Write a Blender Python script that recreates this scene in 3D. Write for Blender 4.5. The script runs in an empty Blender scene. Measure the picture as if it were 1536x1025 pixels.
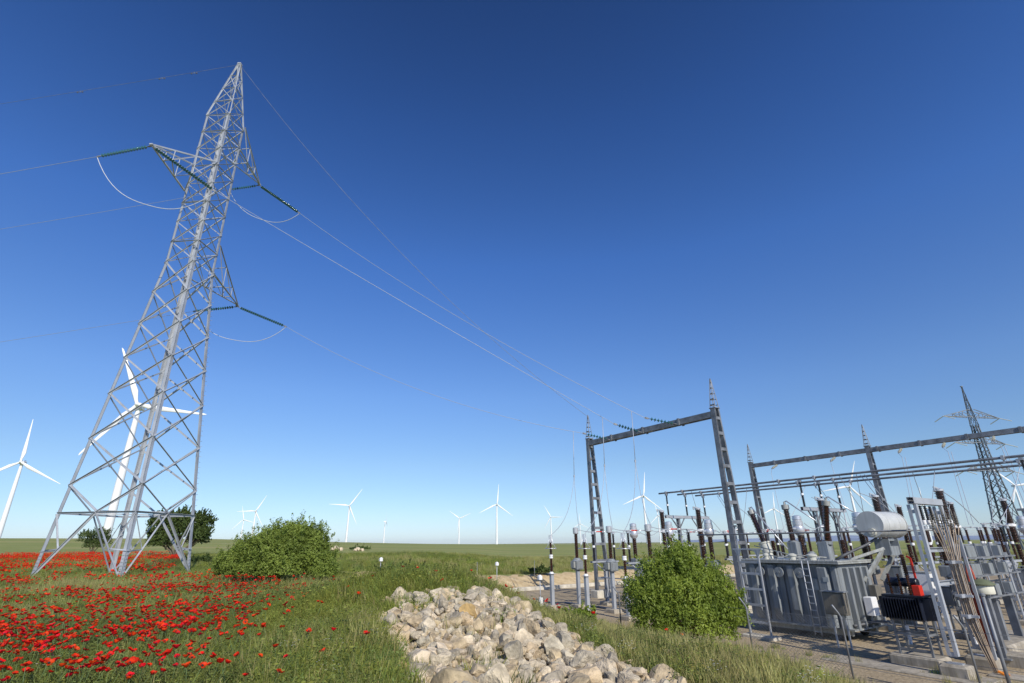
import bpy, math, random
import numpy as np
from mathutils import Matrix, Vector, Euler
random.seed(7); RNG = np.random.default_rng(11)
sc = bpy.context.scene; COL = sc.collection
# ------------------------------------------------------------ camera
EYE = 1.7; FPX = 778.2; TH = math.radians(21.268); ROLL = math.radians(-0.6226)
cam = bpy.data.objects.new('camera', bpy.data.cameras.new('camera')); COL.objects.link(cam)
cam.data.sensor_width = 36; cam.data.lens = FPX/1536*36; cam.data.clip_start = .1; cam.data.clip_end = 60000
fw = Vector((0, math.cos(TH), math.sin(TH))); up0 = Vector((0, -math.sin(TH), math.cos(TH))); rt0 = Vector((1, 0, 0))
rt = rt0*math.cos(ROLL)+up0*math.sin(ROLL); up = up0*math.cos(ROLL)-rt0*math.sin(ROLL)
M = Matrix((rt, up, -fw)).transposed().to_4x4(); M.translation = (0, 0, EYE); cam.matrix_world = M
sc.camera = cam
# ------------------------------------------------------------ light
SAZ, SEL = math.radians(156), math.radians(35)
w = bpy.data.worlds.new('World'); sc.world = w; w.use_nodes = True
nt = w.node_tree; sky = nt.nodes.new('ShaderNodeTexSky'); sky.sky_type = 'NISHITA'; sky.sun_disc = False
sky.sun_elevation = SEL; sky.sun_rotation = SAZ; sky.altitude = 900; sky.air_density = 1.0; sky.dust_density = .35; sky.ozone_density = 3.0
hs = nt.nodes.new('ShaderNodeHueSaturation'); hs.inputs['Saturation'].default_value = 1.1; hs.inputs['Value'].default_value = 1
nt.links.new(sky.outputs[0], hs.inputs['Color'])
geo = nt.nodes.new('ShaderNodeTexCoord'); sp = nt.nodes.new('ShaderNodeSeparateXYZ'); nt.links.new(geo.outputs['Generated'], sp.inputs[0])
tr_ = nt.nodes.new('ShaderNodeValToRGB'); nt.links.new(sp.outputs['Z'], tr_.inputs[0]); el_ = tr_.color_ramp.elements    # deep polarised blue of a dry high plain
for p_, c_ in ((0., (.74, .88, 1.25)), (.03, (.80, .90, 1.15)), (.135, (.98, 1.0, 1.08)), (.257, (1.02, 1.10, 1.30)), (.492, (.76, 1.04, 1.5)), (.684, (.54, .79, 1.22)), (.83, (.40, .58, .90))):
    e_ = el_.new(p_) if p_ not in (0.,) else el_[0]; e_.position = p_; e_.color = (*c_, 1)
el_[len(el_)-1].color = (.36, .5, .8, 1)
mx_ = nt.nodes.new('ShaderNodeMix'); mx_.data_type = 'RGBA'; mx_.blend_type = 'MULTIPLY'; mx_.inputs[0].default_value = 1
nt.links.new(hs.outputs[0], mx_.inputs[6]); nt.links.new(tr_.outputs[0], mx_.inputs[7]); nt.links.new(mx_.outputs[2], nt.nodes['Background'].inputs[0])
nt.nodes['Background'].inputs[1].default_value = .11
sun = bpy.data.objects.new('sun', bpy.data.lights.new('sun', 'SUN')); COL.objects.link(sun)
sun.data.energy = 4.6; sun.data.angle = math.radians(.5); sun.data.color = (1, .93, .82)
sv = Vector((math.sin(SAZ)*math.cos(SEL), math.cos(SAZ)*math.cos(SEL), math.sin(SEL)))
sun.rotation_euler = sv.to_track_quat('Z', 'Y').to_euler(); sun.location = sv*50
sc.view_settings.view_transform = 'Standard'; sc.view_settings.look = 'None'; sc.view_settings.exposure = 0; sc.view_settings.gamma = 1
sc.cycles.max_bounces = 6; sc.cycles.transparent_max_bounces = 8
# ------------------------------------------------------------ site frame (switchyard axes) and pixel rays used to read positions off the survey of the photo
SX = np.array([5.76, 39.24]); SA = math.radians(33.59)
DD = np.array([math.sin(SA), -math.cos(SA)]); EE = np.array([math.cos(SA), math.sin(SA)])
RS = math.atan2(DD[1], DD[0]); ZS = -1.8
def xy(a, b): return SX+a*DD+b*EE
def ray(x, y):
    p, q = (x-768)/FPX, (y-512.5)/FPX
    u = p*math.cos(ROLL)+q*math.sin(ROLL); v = -p*math.sin(ROLL)+q*math.cos(ROLL)
    return np.array([u, math.cos(TH)+v*math.sin(TH), math.sin(TH)-v*math.cos(TH)])
def ss(x, a, b):
    t = np.clip((x-a)/(b-a), 0, 1); return t*t*(3-2*t)
HZ = np.array([[-2, .02], [-.93, .0175], [-.55, .0122], [-.31, .0055], [-.15, .001], [.11, -.0035], [.28, -.0035], [.95, -.006], [2, -.006]])
def noise2(x, y, s, seed=0):
    r = np.random.default_rng(seed); out = 0
    for k in range(6):
        a, ph = r.uniform(0, 6.28, 2); f = s*r.uniform(.6, 1.7)
        out = out+np.sin((x*math.cos(a)+y*math.sin(a))*f+ph)*np.cos((y*math.cos(a+1)-x*math.sin(a+1))*f*.7+ph*2)
    return out/6
def rocky(x, y):   # stone pile footprint
    w = .12*noise2(x, y, 2.2, 77)
    left = ss(x+w, -1.85-.34*(y-8), -1.35-.34*(y-8)); right = 1-ss(x+w, 1.6-.32*(y-8), 2.1-.32*(y-8)); return left*right*(1-ss(y, 12.9, 13.6))*ss(y, 5, 6)
def platform(x, y):
    px, py = x-SX[0], y-SX[1]; a = px*DD[0]+py*DD[1]; b = px*EE[0]+py*EE[1]
    m = ss(a, -11.0, -8.2)*ss(b, -19.5, -13)*(1-ss(b, 50, 70))*(1-ss(a, 75, 95))
    m2 = ss(x-.12*(y-8), 2.8, 8.6)*ss(y, -20, -2)*(1-ss(b, 20, 40))*ss(a, -11, -8.2)
    return np.maximum(m, m2)
def HT(x, y):
    x = np.asarray(x, float); y = np.asarray(y, float)
    f = -.8*ss(x, -14, 0)*ss(y, 18, 45)
    q = np.interp(x/np.maximum(y, 1), HZ[:, 0], HZ[:, 1]); yc = 420.
    crest = EYE+q*yc
    t = ss(y, 55, 420)
    f = f*(1-t)+crest*t-np.clip(y-480, 0, 1200)*.012+noise2(x, y, .012, 3)*.5*ss(y, 120, 400)
    m = platform(x, y); f = f*(1-m)+ZS*m
    r = (1-m)
    f = f+.80*np.exp(-((x+2.4)/2.6)**2-((y-15.2)/2.0)**2)*r          # spoil mound behind the stones
    f = f+.48*np.exp(-((x+1.4)/2.0)**2-((y-11.6)/2.4)**2)*r
    f = f+noise2(x, y, .5, 5)*.07*r+noise2(x, y, 1.7, 6)*.03*r
    return f
def G(px, py):
    r = ray(px, py); t = 4.
    while t < 3000:
        P = r*t
        if P[2]+EYE < float(HT(P[0], P[1])): return P[0], P[1]
        t *= 1.004
    return P[0], P[1]
# ------------------------------------------------------------ materials
MATS = {}
def mat(name, c, rough=.6, metal=0, var=.12, scale=6., bump=0, c2=None, spec=.5, detail=4, rnd=0, trans=0, hue=.04, streak=0):
    if name in MATS: return MATS[name]
    m = bpy.data.materials.new(name); m.use_nodes = True; n = m.node_tree; N = n.nodes; L = n.links
    b = N['Principled BSDF']; b.inputs['Roughness'].default_value = rough; b.inputs['Metallic'].default_value = metal
    b.inputs['Specular IOR Level'].default_value = spec
    tc = N.new('ShaderNodeTexCoord'); nz = N.new('ShaderNodeTexNoise'); nz.inputs['Scale'].default_value = scale; nz.inputs['Detail'].default_value = detail
    L.new(tc.outputs['Object'], nz.inputs['Vector'])
    cr = N.new('ShaderNodeValToRGB'); c2 = c2 or tuple(v*(1-2*var) for v in c); hi = tuple(min(1, v*(1+var)) for v in c)
    cr.color_ramp.elements[0].position = .32; cr.color_ramp.elements[1].position = .68
    cr.color_ramp.elements[0].color = (*c2, 1); cr.color_ramp.elements[1].color = (*hi, 1)
    L.new(nz.outputs['Fac'], cr.inputs[0]); out = cr.outputs[0]
    if rnd:
        oi = N.new('ShaderNodeObjectInfo'); mr = N.new('ShaderNodeMapRange'); mr.inputs['To Min'].default_value = 1-rnd; mr.inputs['To Max'].default_value = 1+rnd
        L.new(oi.outputs['Random'], mr.inputs['Value']); h = N.new('ShaderNodeHueSaturation'); L.new(mr.outputs[0], h.inputs['Value'])
        m2 = N.new('ShaderNodeMath'); m2.operation = 'MULTIPLY_ADD'; m2.inputs[1].default_value = hue; m2.inputs[2].default_value = .5-hue/2
        m3 = N.new('ShaderNodeMath'); m3.operation = 'FRACT'; m4 = N.new('ShaderNodeMath'); m4.operation = 'MULTIPLY'; m4.inputs[1].default_value = 7.3
        L.new(oi.outputs['Random'], m4.inputs[0]); L.new(m4.outputs[0], m3.inputs[0]); L.new(m3.outputs[0], m2.inputs[0]); L.new(m2.outputs[0], h.inputs['Hue'])
        L.new(out, h.inputs['Color']); out = h.outputs[0]
    if streak:
        mp = N.new('ShaderNodeMapping'); mp.inputs['Scale'].default_value = (7, 7, .55); L.new(tc.outputs['Object'], mp.inputs[0]); sn = N.new('ShaderNodeTexNoise'); sn.inputs['Scale'].default_value = 1.3; sn.inputs['Detail'].default_value = 7; sn.inputs['Roughness'].default_value = .65
        L.new(mp.outputs[0], sn.inputs['Vector']); sr = N.new('ShaderNodeValToRGB'); sr.color_ramp.elements[0].position = .38; sr.color_ramp.elements[0].color = (1-streak, 1-streak*1.05, 1-streak*1.15, 1); sr.color_ramp.elements[1].position = .62; sr.color_ramp.elements[1].color = (1, 1, 1, 1)
        L.new(sn.outputs['Fac'], sr.inputs[0]); xm = N.new('ShaderNodeMix'); xm.data_type = 'RGBA'; xm.blend_type = 'MULTIPLY'; xm.inputs[0].default_value = 1; L.new(out, xm.inputs[6]); L.new(sr.outputs[0], xm.inputs[7]); out = xm.outputs[2]
    L.new(out, b.inputs['Base Color'])
    if bump:
        bp = N.new('ShaderNodeBump'); bp.inputs['Strength'].default_value = .6; bp.inputs['Distance'].default_value = bump
        nb = N.new('ShaderNodeTexNoise'); nb.inputs['Scale'].default_value = scale*3; nb.inputs['Detail'].default_value = 6; L.new(tc.outputs['Object'], nb.inputs['Vector'])
        L.new(nb.outputs['Fac'], bp.inputs['Height']); L.new(bp.outputs[0], b.inputs['Normal'])
    if trans:
        tr = N.new('ShaderNodeBsdfTranslucent'); L.new(out, tr.inputs['Color']); mx = N.new('ShaderNodeMixShader'); mx.inputs[0].default_value = trans
        L.new(b.outputs[0], mx.inputs[1]); L.new(tr.outputs[0], mx.inputs[2]); L.new(mx.outputs[0], N['Material Output'].inputs['Surface'])
    MATS[name] = m; return m
GALV = mat('galvanised_steel', (.43, .455, .49), .5, .3, .09, 1.5, rnd=.14, hue=.0)
GALVD = mat('weathered_steel', (.235, .25, .27), .55, .35, .2, 2.5)
DARKS = mat('dark_steel', (.12, .125, .135), .6, .3, .15, 4)
ALU = mat('aluminium', (.62, .64, .67), .35, .6, .08, 5)
JUMP = mat('jumper_aluminium', (.66, .69, .73), .45, .2, .05, 5)
WIRE = mat('conductor', (.42, .45, .50), .5, .3, .05, 5)
WHITE = mat('white_coat', (.80, .81, .82), .35, 0, .04, 2)
TWHITE = mat('turbine_white', (.82, .83, .84), .4, 0, .03, .05)
SILVER = mat('silver_cap', (.62, .63, .65), .3, .5, .06, 6)
BROWN = mat('brown_porcelain', (.055, .020, .012), .18, 0, .25, 9, spec=.8)
BLACKI = mat('black_porcelain', (.022, .018, .02), .25, 0, .2, 9, spec=.7)
GREEN_G = mat('teal_glass', (.03, .125, .12), .12, 0, .2, 30, spec=.9)
TGREY = mat('transformer_grey', (.27, .30, .325), .42, 0, .06, 1.3, streak=.35)
TGREY2 = mat('transformer_light_grey', (.38, .40, .39), .42, 0, .05, 1.3, streak=.3)
TCREAM = mat('turret_cream', (.50, .50, .44), .45, 0, .05, 3)
CONC = mat('concrete', (.42, .38, .31), .85, 0, .14, 3.5, bump=.01, streak=.3)
CONCS = mat('concrete_pale', (.55, .51, .42), .85, 0, .14, 2.5, bump=.01)
CABT = mat('cabinet_tan', (.19, .18, .155), .45, 0, .08, 3, streak=.25)
NAVY = mat('dark_navy_paint', (.012, .016, .03), .4, 0, .15, 4)
REDP = mat('red_paint', (.62, .03, .012), .45, 0, .06, 5)
REDC = mat('red_conduit', (.38, .055, .02), .6, 0, .2, 5)
CABB = mat('cable_brown', (.36, .28, .20), .55, 0, .15, 5)
CREAM = mat('cream_cap', (.68, .67, .56), .5, 0, .06, 5)
OLIVE = mat('olive_cap', (.14, .16, .09), .6, 0, .1, 5)
ORANGE = mat('orange_tape', (.80, .25, .02), .6, 0, .1, 5)
# ------------------------------------------------------------ mesh builder
class MB:
    def __init__(s): s.v = []; s.f = []; s.m = []; s.sm = []
    def add(s, vs, fs, mi=0, smooth=False):
        o = len(s.v); s.v += [tuple(v) for v in vs]; s.f += [tuple(i+o for i in f) for f in fs]; s.m += [mi]*len(fs); s.sm += [smooth]*len(fs); return s
    def box(s, c, d, R=None, mi=0, bev=0):
        x, y, z = (k/2 for k in d); c = Vector(c)
        if bev:
            vs = []
            for sx, sy in ((1, 1), (-1, 1), (-1, -1), (1, -1)):
                for k in ((1, 0), (0, 1)) if sx*sy > 0 else ((0, 1), (1, 0)):
                    vs.append((sx*(x-bev*k[1]), sy*(y-bev*k[0])))
            P = [(a, b, -z) for a, b in vs]+[(a, b, z-bev) for a, b in vs]+[(a*(1-bev/x), b*(1-bev/y), z) for a, b in vs]
            fs = [tuple(range(7, -1, -1)), tuple(range(16, 24))]
            for l in (0, 8):
                for i in range(8): j = (i+1) % 8; fs.append((l+i, l+j, l+8+j, l+8+i))
            vs = P
        else:
            vs = [(i, j, k) for k in (-z, z) for j in (-y, y) for i in (-x, x)]
            fs = [(0, 2, 3, 1), (4, 5, 7, 6), (0, 1, 5, 4), (2, 6, 7, 3), (0, 4, 6, 2), (1, 3, 7, 5)]
        vs = [Vector(v) for v in vs]
        if R is not None: vs = [R @ v for v in vs]
        return s.add([v+c for v in vs], fs, mi)
    def frame(s, p, q, upv):
        p = Vector(p); q = Vector(q); t = (q-p).normalized(); u = Vector(upv)
        if abs(t.dot(u.normalized())) > .98: u = Vector((1, 0, 0)) if abs(t.x) < .9 else Vector((0, 1, 0))
        x = t.cross(u).normalized(); y = x.cross(t).normalized(); return p, q, t, x, y
    def prism(s, p, q, prof, upv=(0, 0, 1), mi=0, prof2=None):
        p, q, t, x, y = s.frame(p, q, upv); n = len(prof); prof2 = prof2 or prof
        vs = [p+x*a+y*b for a, b in prof]+[q+x*a+y*b for a, b in prof2]
        fs = [(i, (i+1) % n, n+(i+1) % n, n+i) for i in range(n)]+[tuple(range(n-1, -1, -1)), tuple(range(n, 2*n))]
        return s.add(vs, fs, mi)
    def bar(s, p, q, w, h=None, upv=(0, 0, 1), mi=0):
        h = h or w; return s.prism(p, q, [(-w/2, -h/2), (w/2, -h/2), (w/2, h/2), (-w/2, h/2)], upv, mi)
    def angle(s, p, q, a, t=None, upv=(0, 0, 1), flip=1, mi=0):
        t = t or a*.14; f = flip
        pr = [(0, 0), (a*f, 0), (a*f, t), (t*f, t), (t*f, a), (0, a)]
        return s.prism(p, q, pr, upv, mi)
    def channel(s, p, q, w, h, t, upv=(0, 0, 1), flip=1, mi=0):
        f = flip; pr = [(-w/2*f, -h/2), (w/2*f, -h/2), (w/2*f, -h/2+t), (-w/2*f+t*f, -h/2+t), (-w/2*f+t*f, h/2-t), (w/2*f, h/2-t), (w/2*f, h/2), (-w/2*f, h/2)]
        return s.prism(p, q, pr, upv, mi)
    def tube(s, pts, r, n=6, mi=0, caps=True):
        pts = [Vector(p) for p in pts]; rr = r if isinstance(r, (list, tuple)) else [r]*len(pts); vs = []; x = None
        for i, p in enumerate(pts):
            t = (pts[min(i+1, len(pts)-1)]-pts[max(i-1, 0)]).normalized()
            if x is None:
                u = Vector((0, 0, 1)) if abs(t.z) < .95 else Vector((1, 0, 0)); x = t.cross(u).normalized()
            x = (x-t*x.dot(t)).normalized(); y = t.cross(x)
            vs += [p+x*rr[i]*math.cos(2*math.pi*k/n)+y*rr[i]*math.sin(2*math.pi*k/n) for k in range(n)]
        fs = []
        for i in range(len(pts)-1):
            for k in range(n): j = (k+1) % n; fs.append((i*n+k, i*n+j, (i+1)*n+j, (i+1)*n+k))
        if caps: fs += [tuple(range(n-1, -1, -1)), tuple(range((len(pts)-1)*n, len(pts)*n))]
        return s.add(vs, fs, mi, True)
    def lathe(s, prof, n=14, T=None, mi=0, smooth=True):
        vs = []; P = [prof[0]]; gap = set()
        for i in range(1, len(prof)):
            if i < len(prof)-1:
                a, b, c = prof[i-1], prof[i], prof[i+1]; d = abs(math.atan2(b[1]-a[1], b[0]-a[0])-math.atan2(c[1]-b[1], c[0]-b[0]))
                P.append(b)
                if min(d, 2*math.pi-d) > .6: gap.add(len(P)-1); P.append(b)
            else: P.append(prof[i])
        for r, z in P: vs += [Vector((r*math.cos(2*math.pi*k/n), r*math.sin(2*math.pi*k/n), z)) for k in range(n)]
        if T is not None: vs = [T @ v for v in vs]
        fs = []
        for i in range(len(P)-1):
            if i in gap: continue
            for k in range(n): j = (k+1) % n; fs.append((i*n+k, i*n+j, (i+1)*n+j, (i+1)*n+k))
        o = len(vs); vs += vs[:n]+vs[o-n:o]; s.add(vs, fs, mi, smooth); m_ = len(s.v)
        s.f += [tuple(range(m_-n-1, m_-2*n-1, -1)), tuple(range(m_-n, m_))]; s.m += [mi]*2; s.sm += [False]*2
        return s
    def mesh(s, name, mats):
        me = bpy.data.meshes.new(name); me.from_pydata(s.v, [], s.f)
        for m in (mats if isinstance(mats, (list, tuple)) else [mats]): me.materials.append(m)
        me.polygons.foreach_set('material_index', s.m); me.polygons.foreach_set('use_smooth', s.sm); me.update(); return me
    def build(s, name, mats, parent=None, label=None):
        o = bpy.data.objects.new(name, s.mesh(name, mats)); COL.objects.link(o)
        if parent is not None: o.parent = parent
        if label: o['label'] = label
        return o
def obj(name, me, parent=None):
    o = bpy.data.objects.new(name, me); COL.objects.link(o)
    if parent is not None: o.parent = parent
    return o
def tag(o, label=None, cat=None, group=None, kind=None):
    if label: o['label'] = label
    if cat: o['category'] = cat
    if group: o['group'] = group
    if kind: o['kind'] = kind
    return o
def thing(name, label, cat, loc=(0, 0, 0), rz=0, group=None, kind=None):
    o = bpy.data.objects.new(name, None); COL.objects.link(o); o.location = loc; o.rotation_euler = (0, 0, rz); o.empty_display_size = .2
    return tag(o, label, cat, group, kind)
def sthing(name, label, cat, a, b, group=None, z=ZS, rz=0):
    p = xy(a, b); return thing(name, label, cat, (p[0], p[1], z), RS+rz, group)
def dup(o, parent=None):
    c = o.copy(); COL.objects.link(c); c.parent = parent
    for ch in [k for k in bpy.data.objects if k.parent is o]: dup(ch, c)
    return c
def sdup(o, label, a, b, z=ZS, rz=0):
    c = dup(o); p = xy(a, b); c.location = (p[0], p[1], z); c.rotation_euler = (0, 0, RS+rz); c['label'] = label; return c
def L2(a, b, z, a0=0, b0=0): return Vector((a-a0, b-b0, z-ZS))
def W(a, b, z): p = xy(a, b); return Vector((p[0], p[1], z))
ORD = ['first', 'second', 'third', 'fourth', 'fifth', 'sixth', 'seventh', 'eighth', 'ninth']
INS = {}
def insul(z0, z1, rc, rs, pitch, n=14, T=None, mb=None, alt=True):
    """ribbed porcelain stack between z0 and z1"""
    pr = [(rc, z0)]; k = int((z1-z0)/pitch); p = (z1-z0)/k
    for i in range(k):
        z = z0+i*p; r = rs if (i % 2 == 0 or not alt) else rs*.86
        pr += [(rc, z+p*.25), (r, z+p*.42), (r, z+p*.52), (rc, z+p*.85)]
    pr.append((rc, z1)); mb = mb or MB(); mb.lathe(pr, n, T); return mb
# ------------------------------------------------------------ ground
def make_ground():
    rings = [0]+list(3.0*1.022**np.arange(0, 372)); rings = [r for r in rings if r < 9000]+[9000, 14000, 25000]
    az = np.concatenate([np.radians(np.arange(-62, 62, .3)), np.radians(np.arange(62, 298, 4))])
    R, A = np.meshgrid(rings, az, indexing='ij'); X = R*np.sin(A); Y = R*np.cos(A); Z = HT(X, Y)
    Z = np.where((Y < 0) & (R > 60), np.maximum(Z, -6), Z); nr, na = R.shape
    V = np.stack([X, Y, Z], -1).reshape(-1, 3); i = np.arange(nr-1)[:, None]; k = np.arange(na)[None, :]; k2 = (k+1) % na
    F = np.stack([i*na+k, i*na+k2, (i+1)*na+k2, (i+1)*na+k], -1).reshape(-1, 4)[:, ::-1]
    me = bpy.data.meshes.new('ground'); me.vertices.add(len(V)); me.vertices.foreach_set('co', V.ravel())
    me.loops.add(F.size); me.loops.foreach_set('vertex_index', F.ravel().astype(np.int32)); me.polygons.add(len(F))
    me.polygons.foreach_set('loop_start', np.arange(0, F.size, 4, dtype=np.int32)); me.polygons.foreach_set('use_smooth', np.ones(len(F), bool)); me.update(); me.validate()
    m = platform(V[:, 0], V[:, 1]); at = me.attributes.new('gravel', 'FLOAT', 'POINT'); at.data.foreach_set('value', m.astype(np.float32))
    q = V[:, :2]-SX; a = q@DD; b = q@EE
    bank = (ss(a, -11.4, -10.9)*(1-ss(a, -8.5, -8.1))*ss(b, -16, -12)*(1-ss(b, 40, 50)))
    bank = np.maximum(bank, ss(rocky(V[:, 0]-.0, V[:, 1]-.5)+rocky(V[:, 0], V[:, 1]+.3), 0, .8)*(V[:, 1] > 0)*.95); at = me.attributes.new('bank', 'FLOAT', 'POINT'); at.data.foreach_set('value', bank.astype(np.float32))
    mm = bpy.data.materials.new('ground_soil_and_crops'); mm.use_nodes = True; N = mm.node_tree.nodes; L = mm.node_tree.links; B = N['Principled BSDF']
    B.inputs['Roughness'].default_value = .95; B.inputs['Specular IOR Level'].default_value = .15
    g = N.new('ShaderNodeNewGeometry'); 
    def noise(s, d=5, sx=1, sy=1):
        mp = N.new('ShaderNodeMapping'); mp.inputs['Scale'].default_value = (sx, sy, 1); L.new(g.outputs['Position'], mp.inputs[0])
        n = N.new('ShaderNodeTexNoise'); n.inputs['Scale'].default_value = s; n.inputs['Detail'].default_value = d; L.new(mp.outputs[0], n.inputs['Vector']); return n.outputs['Fac']
    def ramp(f, *st):
        r = N.new('ShaderNodeValToRGB'); e = r.color_ramp.elements
        while len(e) < len(st): e.new(.5)
        for k, (p, c) in zip(e, st): k.position = p; k.color = (*c, 1)
        L.new(f, r.inputs[0]); return r.outputs[0]
    def mix(f, a, b, mode='MIX'):
        x = N.new('ShaderNodeMix'); x.data_type = 'RGBA'; x.blend_type = mode
        if isinstance(f, (int, float)): x.inputs[0].default_value = f
        else: L.new(f, x.inputs[0])
        L.new(a, x.inputs[6]); L.new(b, x.inputs[7]); return x.outputs[2]
    far = ramp(noise(.013, 3, .5, 3.2), (.36, (.33, .34, .115)), (.5, (.235, .275, .085)), (.64, (.42, .37, .16)))
    fine = ramp(noise(1.6, 8), (.3, (.13, .16, .04)), (.7, (.28, .29, .10)))
    field = mix(.45, far, fine)
    grav = ramp(noise(11, 9), (.3, (.19, .155, .105)), (.52, (.38, .305, .20)), (.72, (.60, .50, .35)))
    grav = mix(.5, grav, ramp(noise(.35, 4), (.35, (.28, .22, .14)), (.7, (.43, .35, .235))))
    sand = ramp(noise(2.2, 6), (.3, (.42, .31, .17)), (.7, (.60, .48, .29)))
    a1 = N.new('ShaderNodeAttribute'); a1.attribute_name = 'gravel'; a2 = N.new('ShaderNodeAttribute'); a2.attribute_name = 'bank'
    def mask(att, lo, hi, s):
        n = N.new('ShaderNodeMath'); n.operation = 'MULTIPLY_ADD'; n.inputs[1].default_value = .35; L.new(noise(s, 6), n.inputs[0]); L.new(att.outputs['Fac'], n.inputs[2])
        r = N.new('ShaderNodeMapRange'); r.inputs['From Min'].default_value = lo; r.inputs['From Max'].default_value = hi; L.new(n.outputs[0], r.inputs['Value']); return r.outputs[0]
    c = mix(mask(a1, 1.02, 1.12, 2.), field, grav); c = mix(mask(a2, .62, .75, 1.2), c, sand); L.new(c, B.inputs['Base Color'])
    bp = N.new('ShaderNodeBump'); bp.inputs['Distance'].default_value = .04; bp.inputs['Strength'].default_value = .8; L.new(noise(14, 8), bp.inputs['Height']); L.new(bp.outputs[0], B.inputs['Normal'])
    me.materials.append(mm); return tag(obj('ground', me), kind='structure')
make_ground()
# distant hills on the right, aerial haze painted into their blue colour
def ridge(d, x0, x1, h, seed, col, nm):
    xs = np.linspace(x0, x1, 160); r = np.random.default_rng(seed); mb = MB(); vs = []
    for k, x in enumerate(xs):
        t = (x-x0)/(x1-x0); e = math.sin(math.pi*min(1, max(0, t)))**.4
        z = h*e*(.62+.38*math.sin(t*9+seed)*math.cos(t*23+seed*2)+.12*math.sin(t*61))
        vs += [(x, d-2200, -60), (x, d, z), (x, d+2500, -60)]
    fs = []
    for k in range(len(xs)-1):
        for j in (0, 1): a = k*3+j; fs.append((a, a+3, a+4, a+1))
    mb.add(vs, fs, 0, True)
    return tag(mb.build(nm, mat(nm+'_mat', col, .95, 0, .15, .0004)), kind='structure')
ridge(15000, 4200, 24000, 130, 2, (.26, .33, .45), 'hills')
ridge(9000, 3400, 12500, 55, 5, (.2, .25, .30), 'hills')
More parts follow.
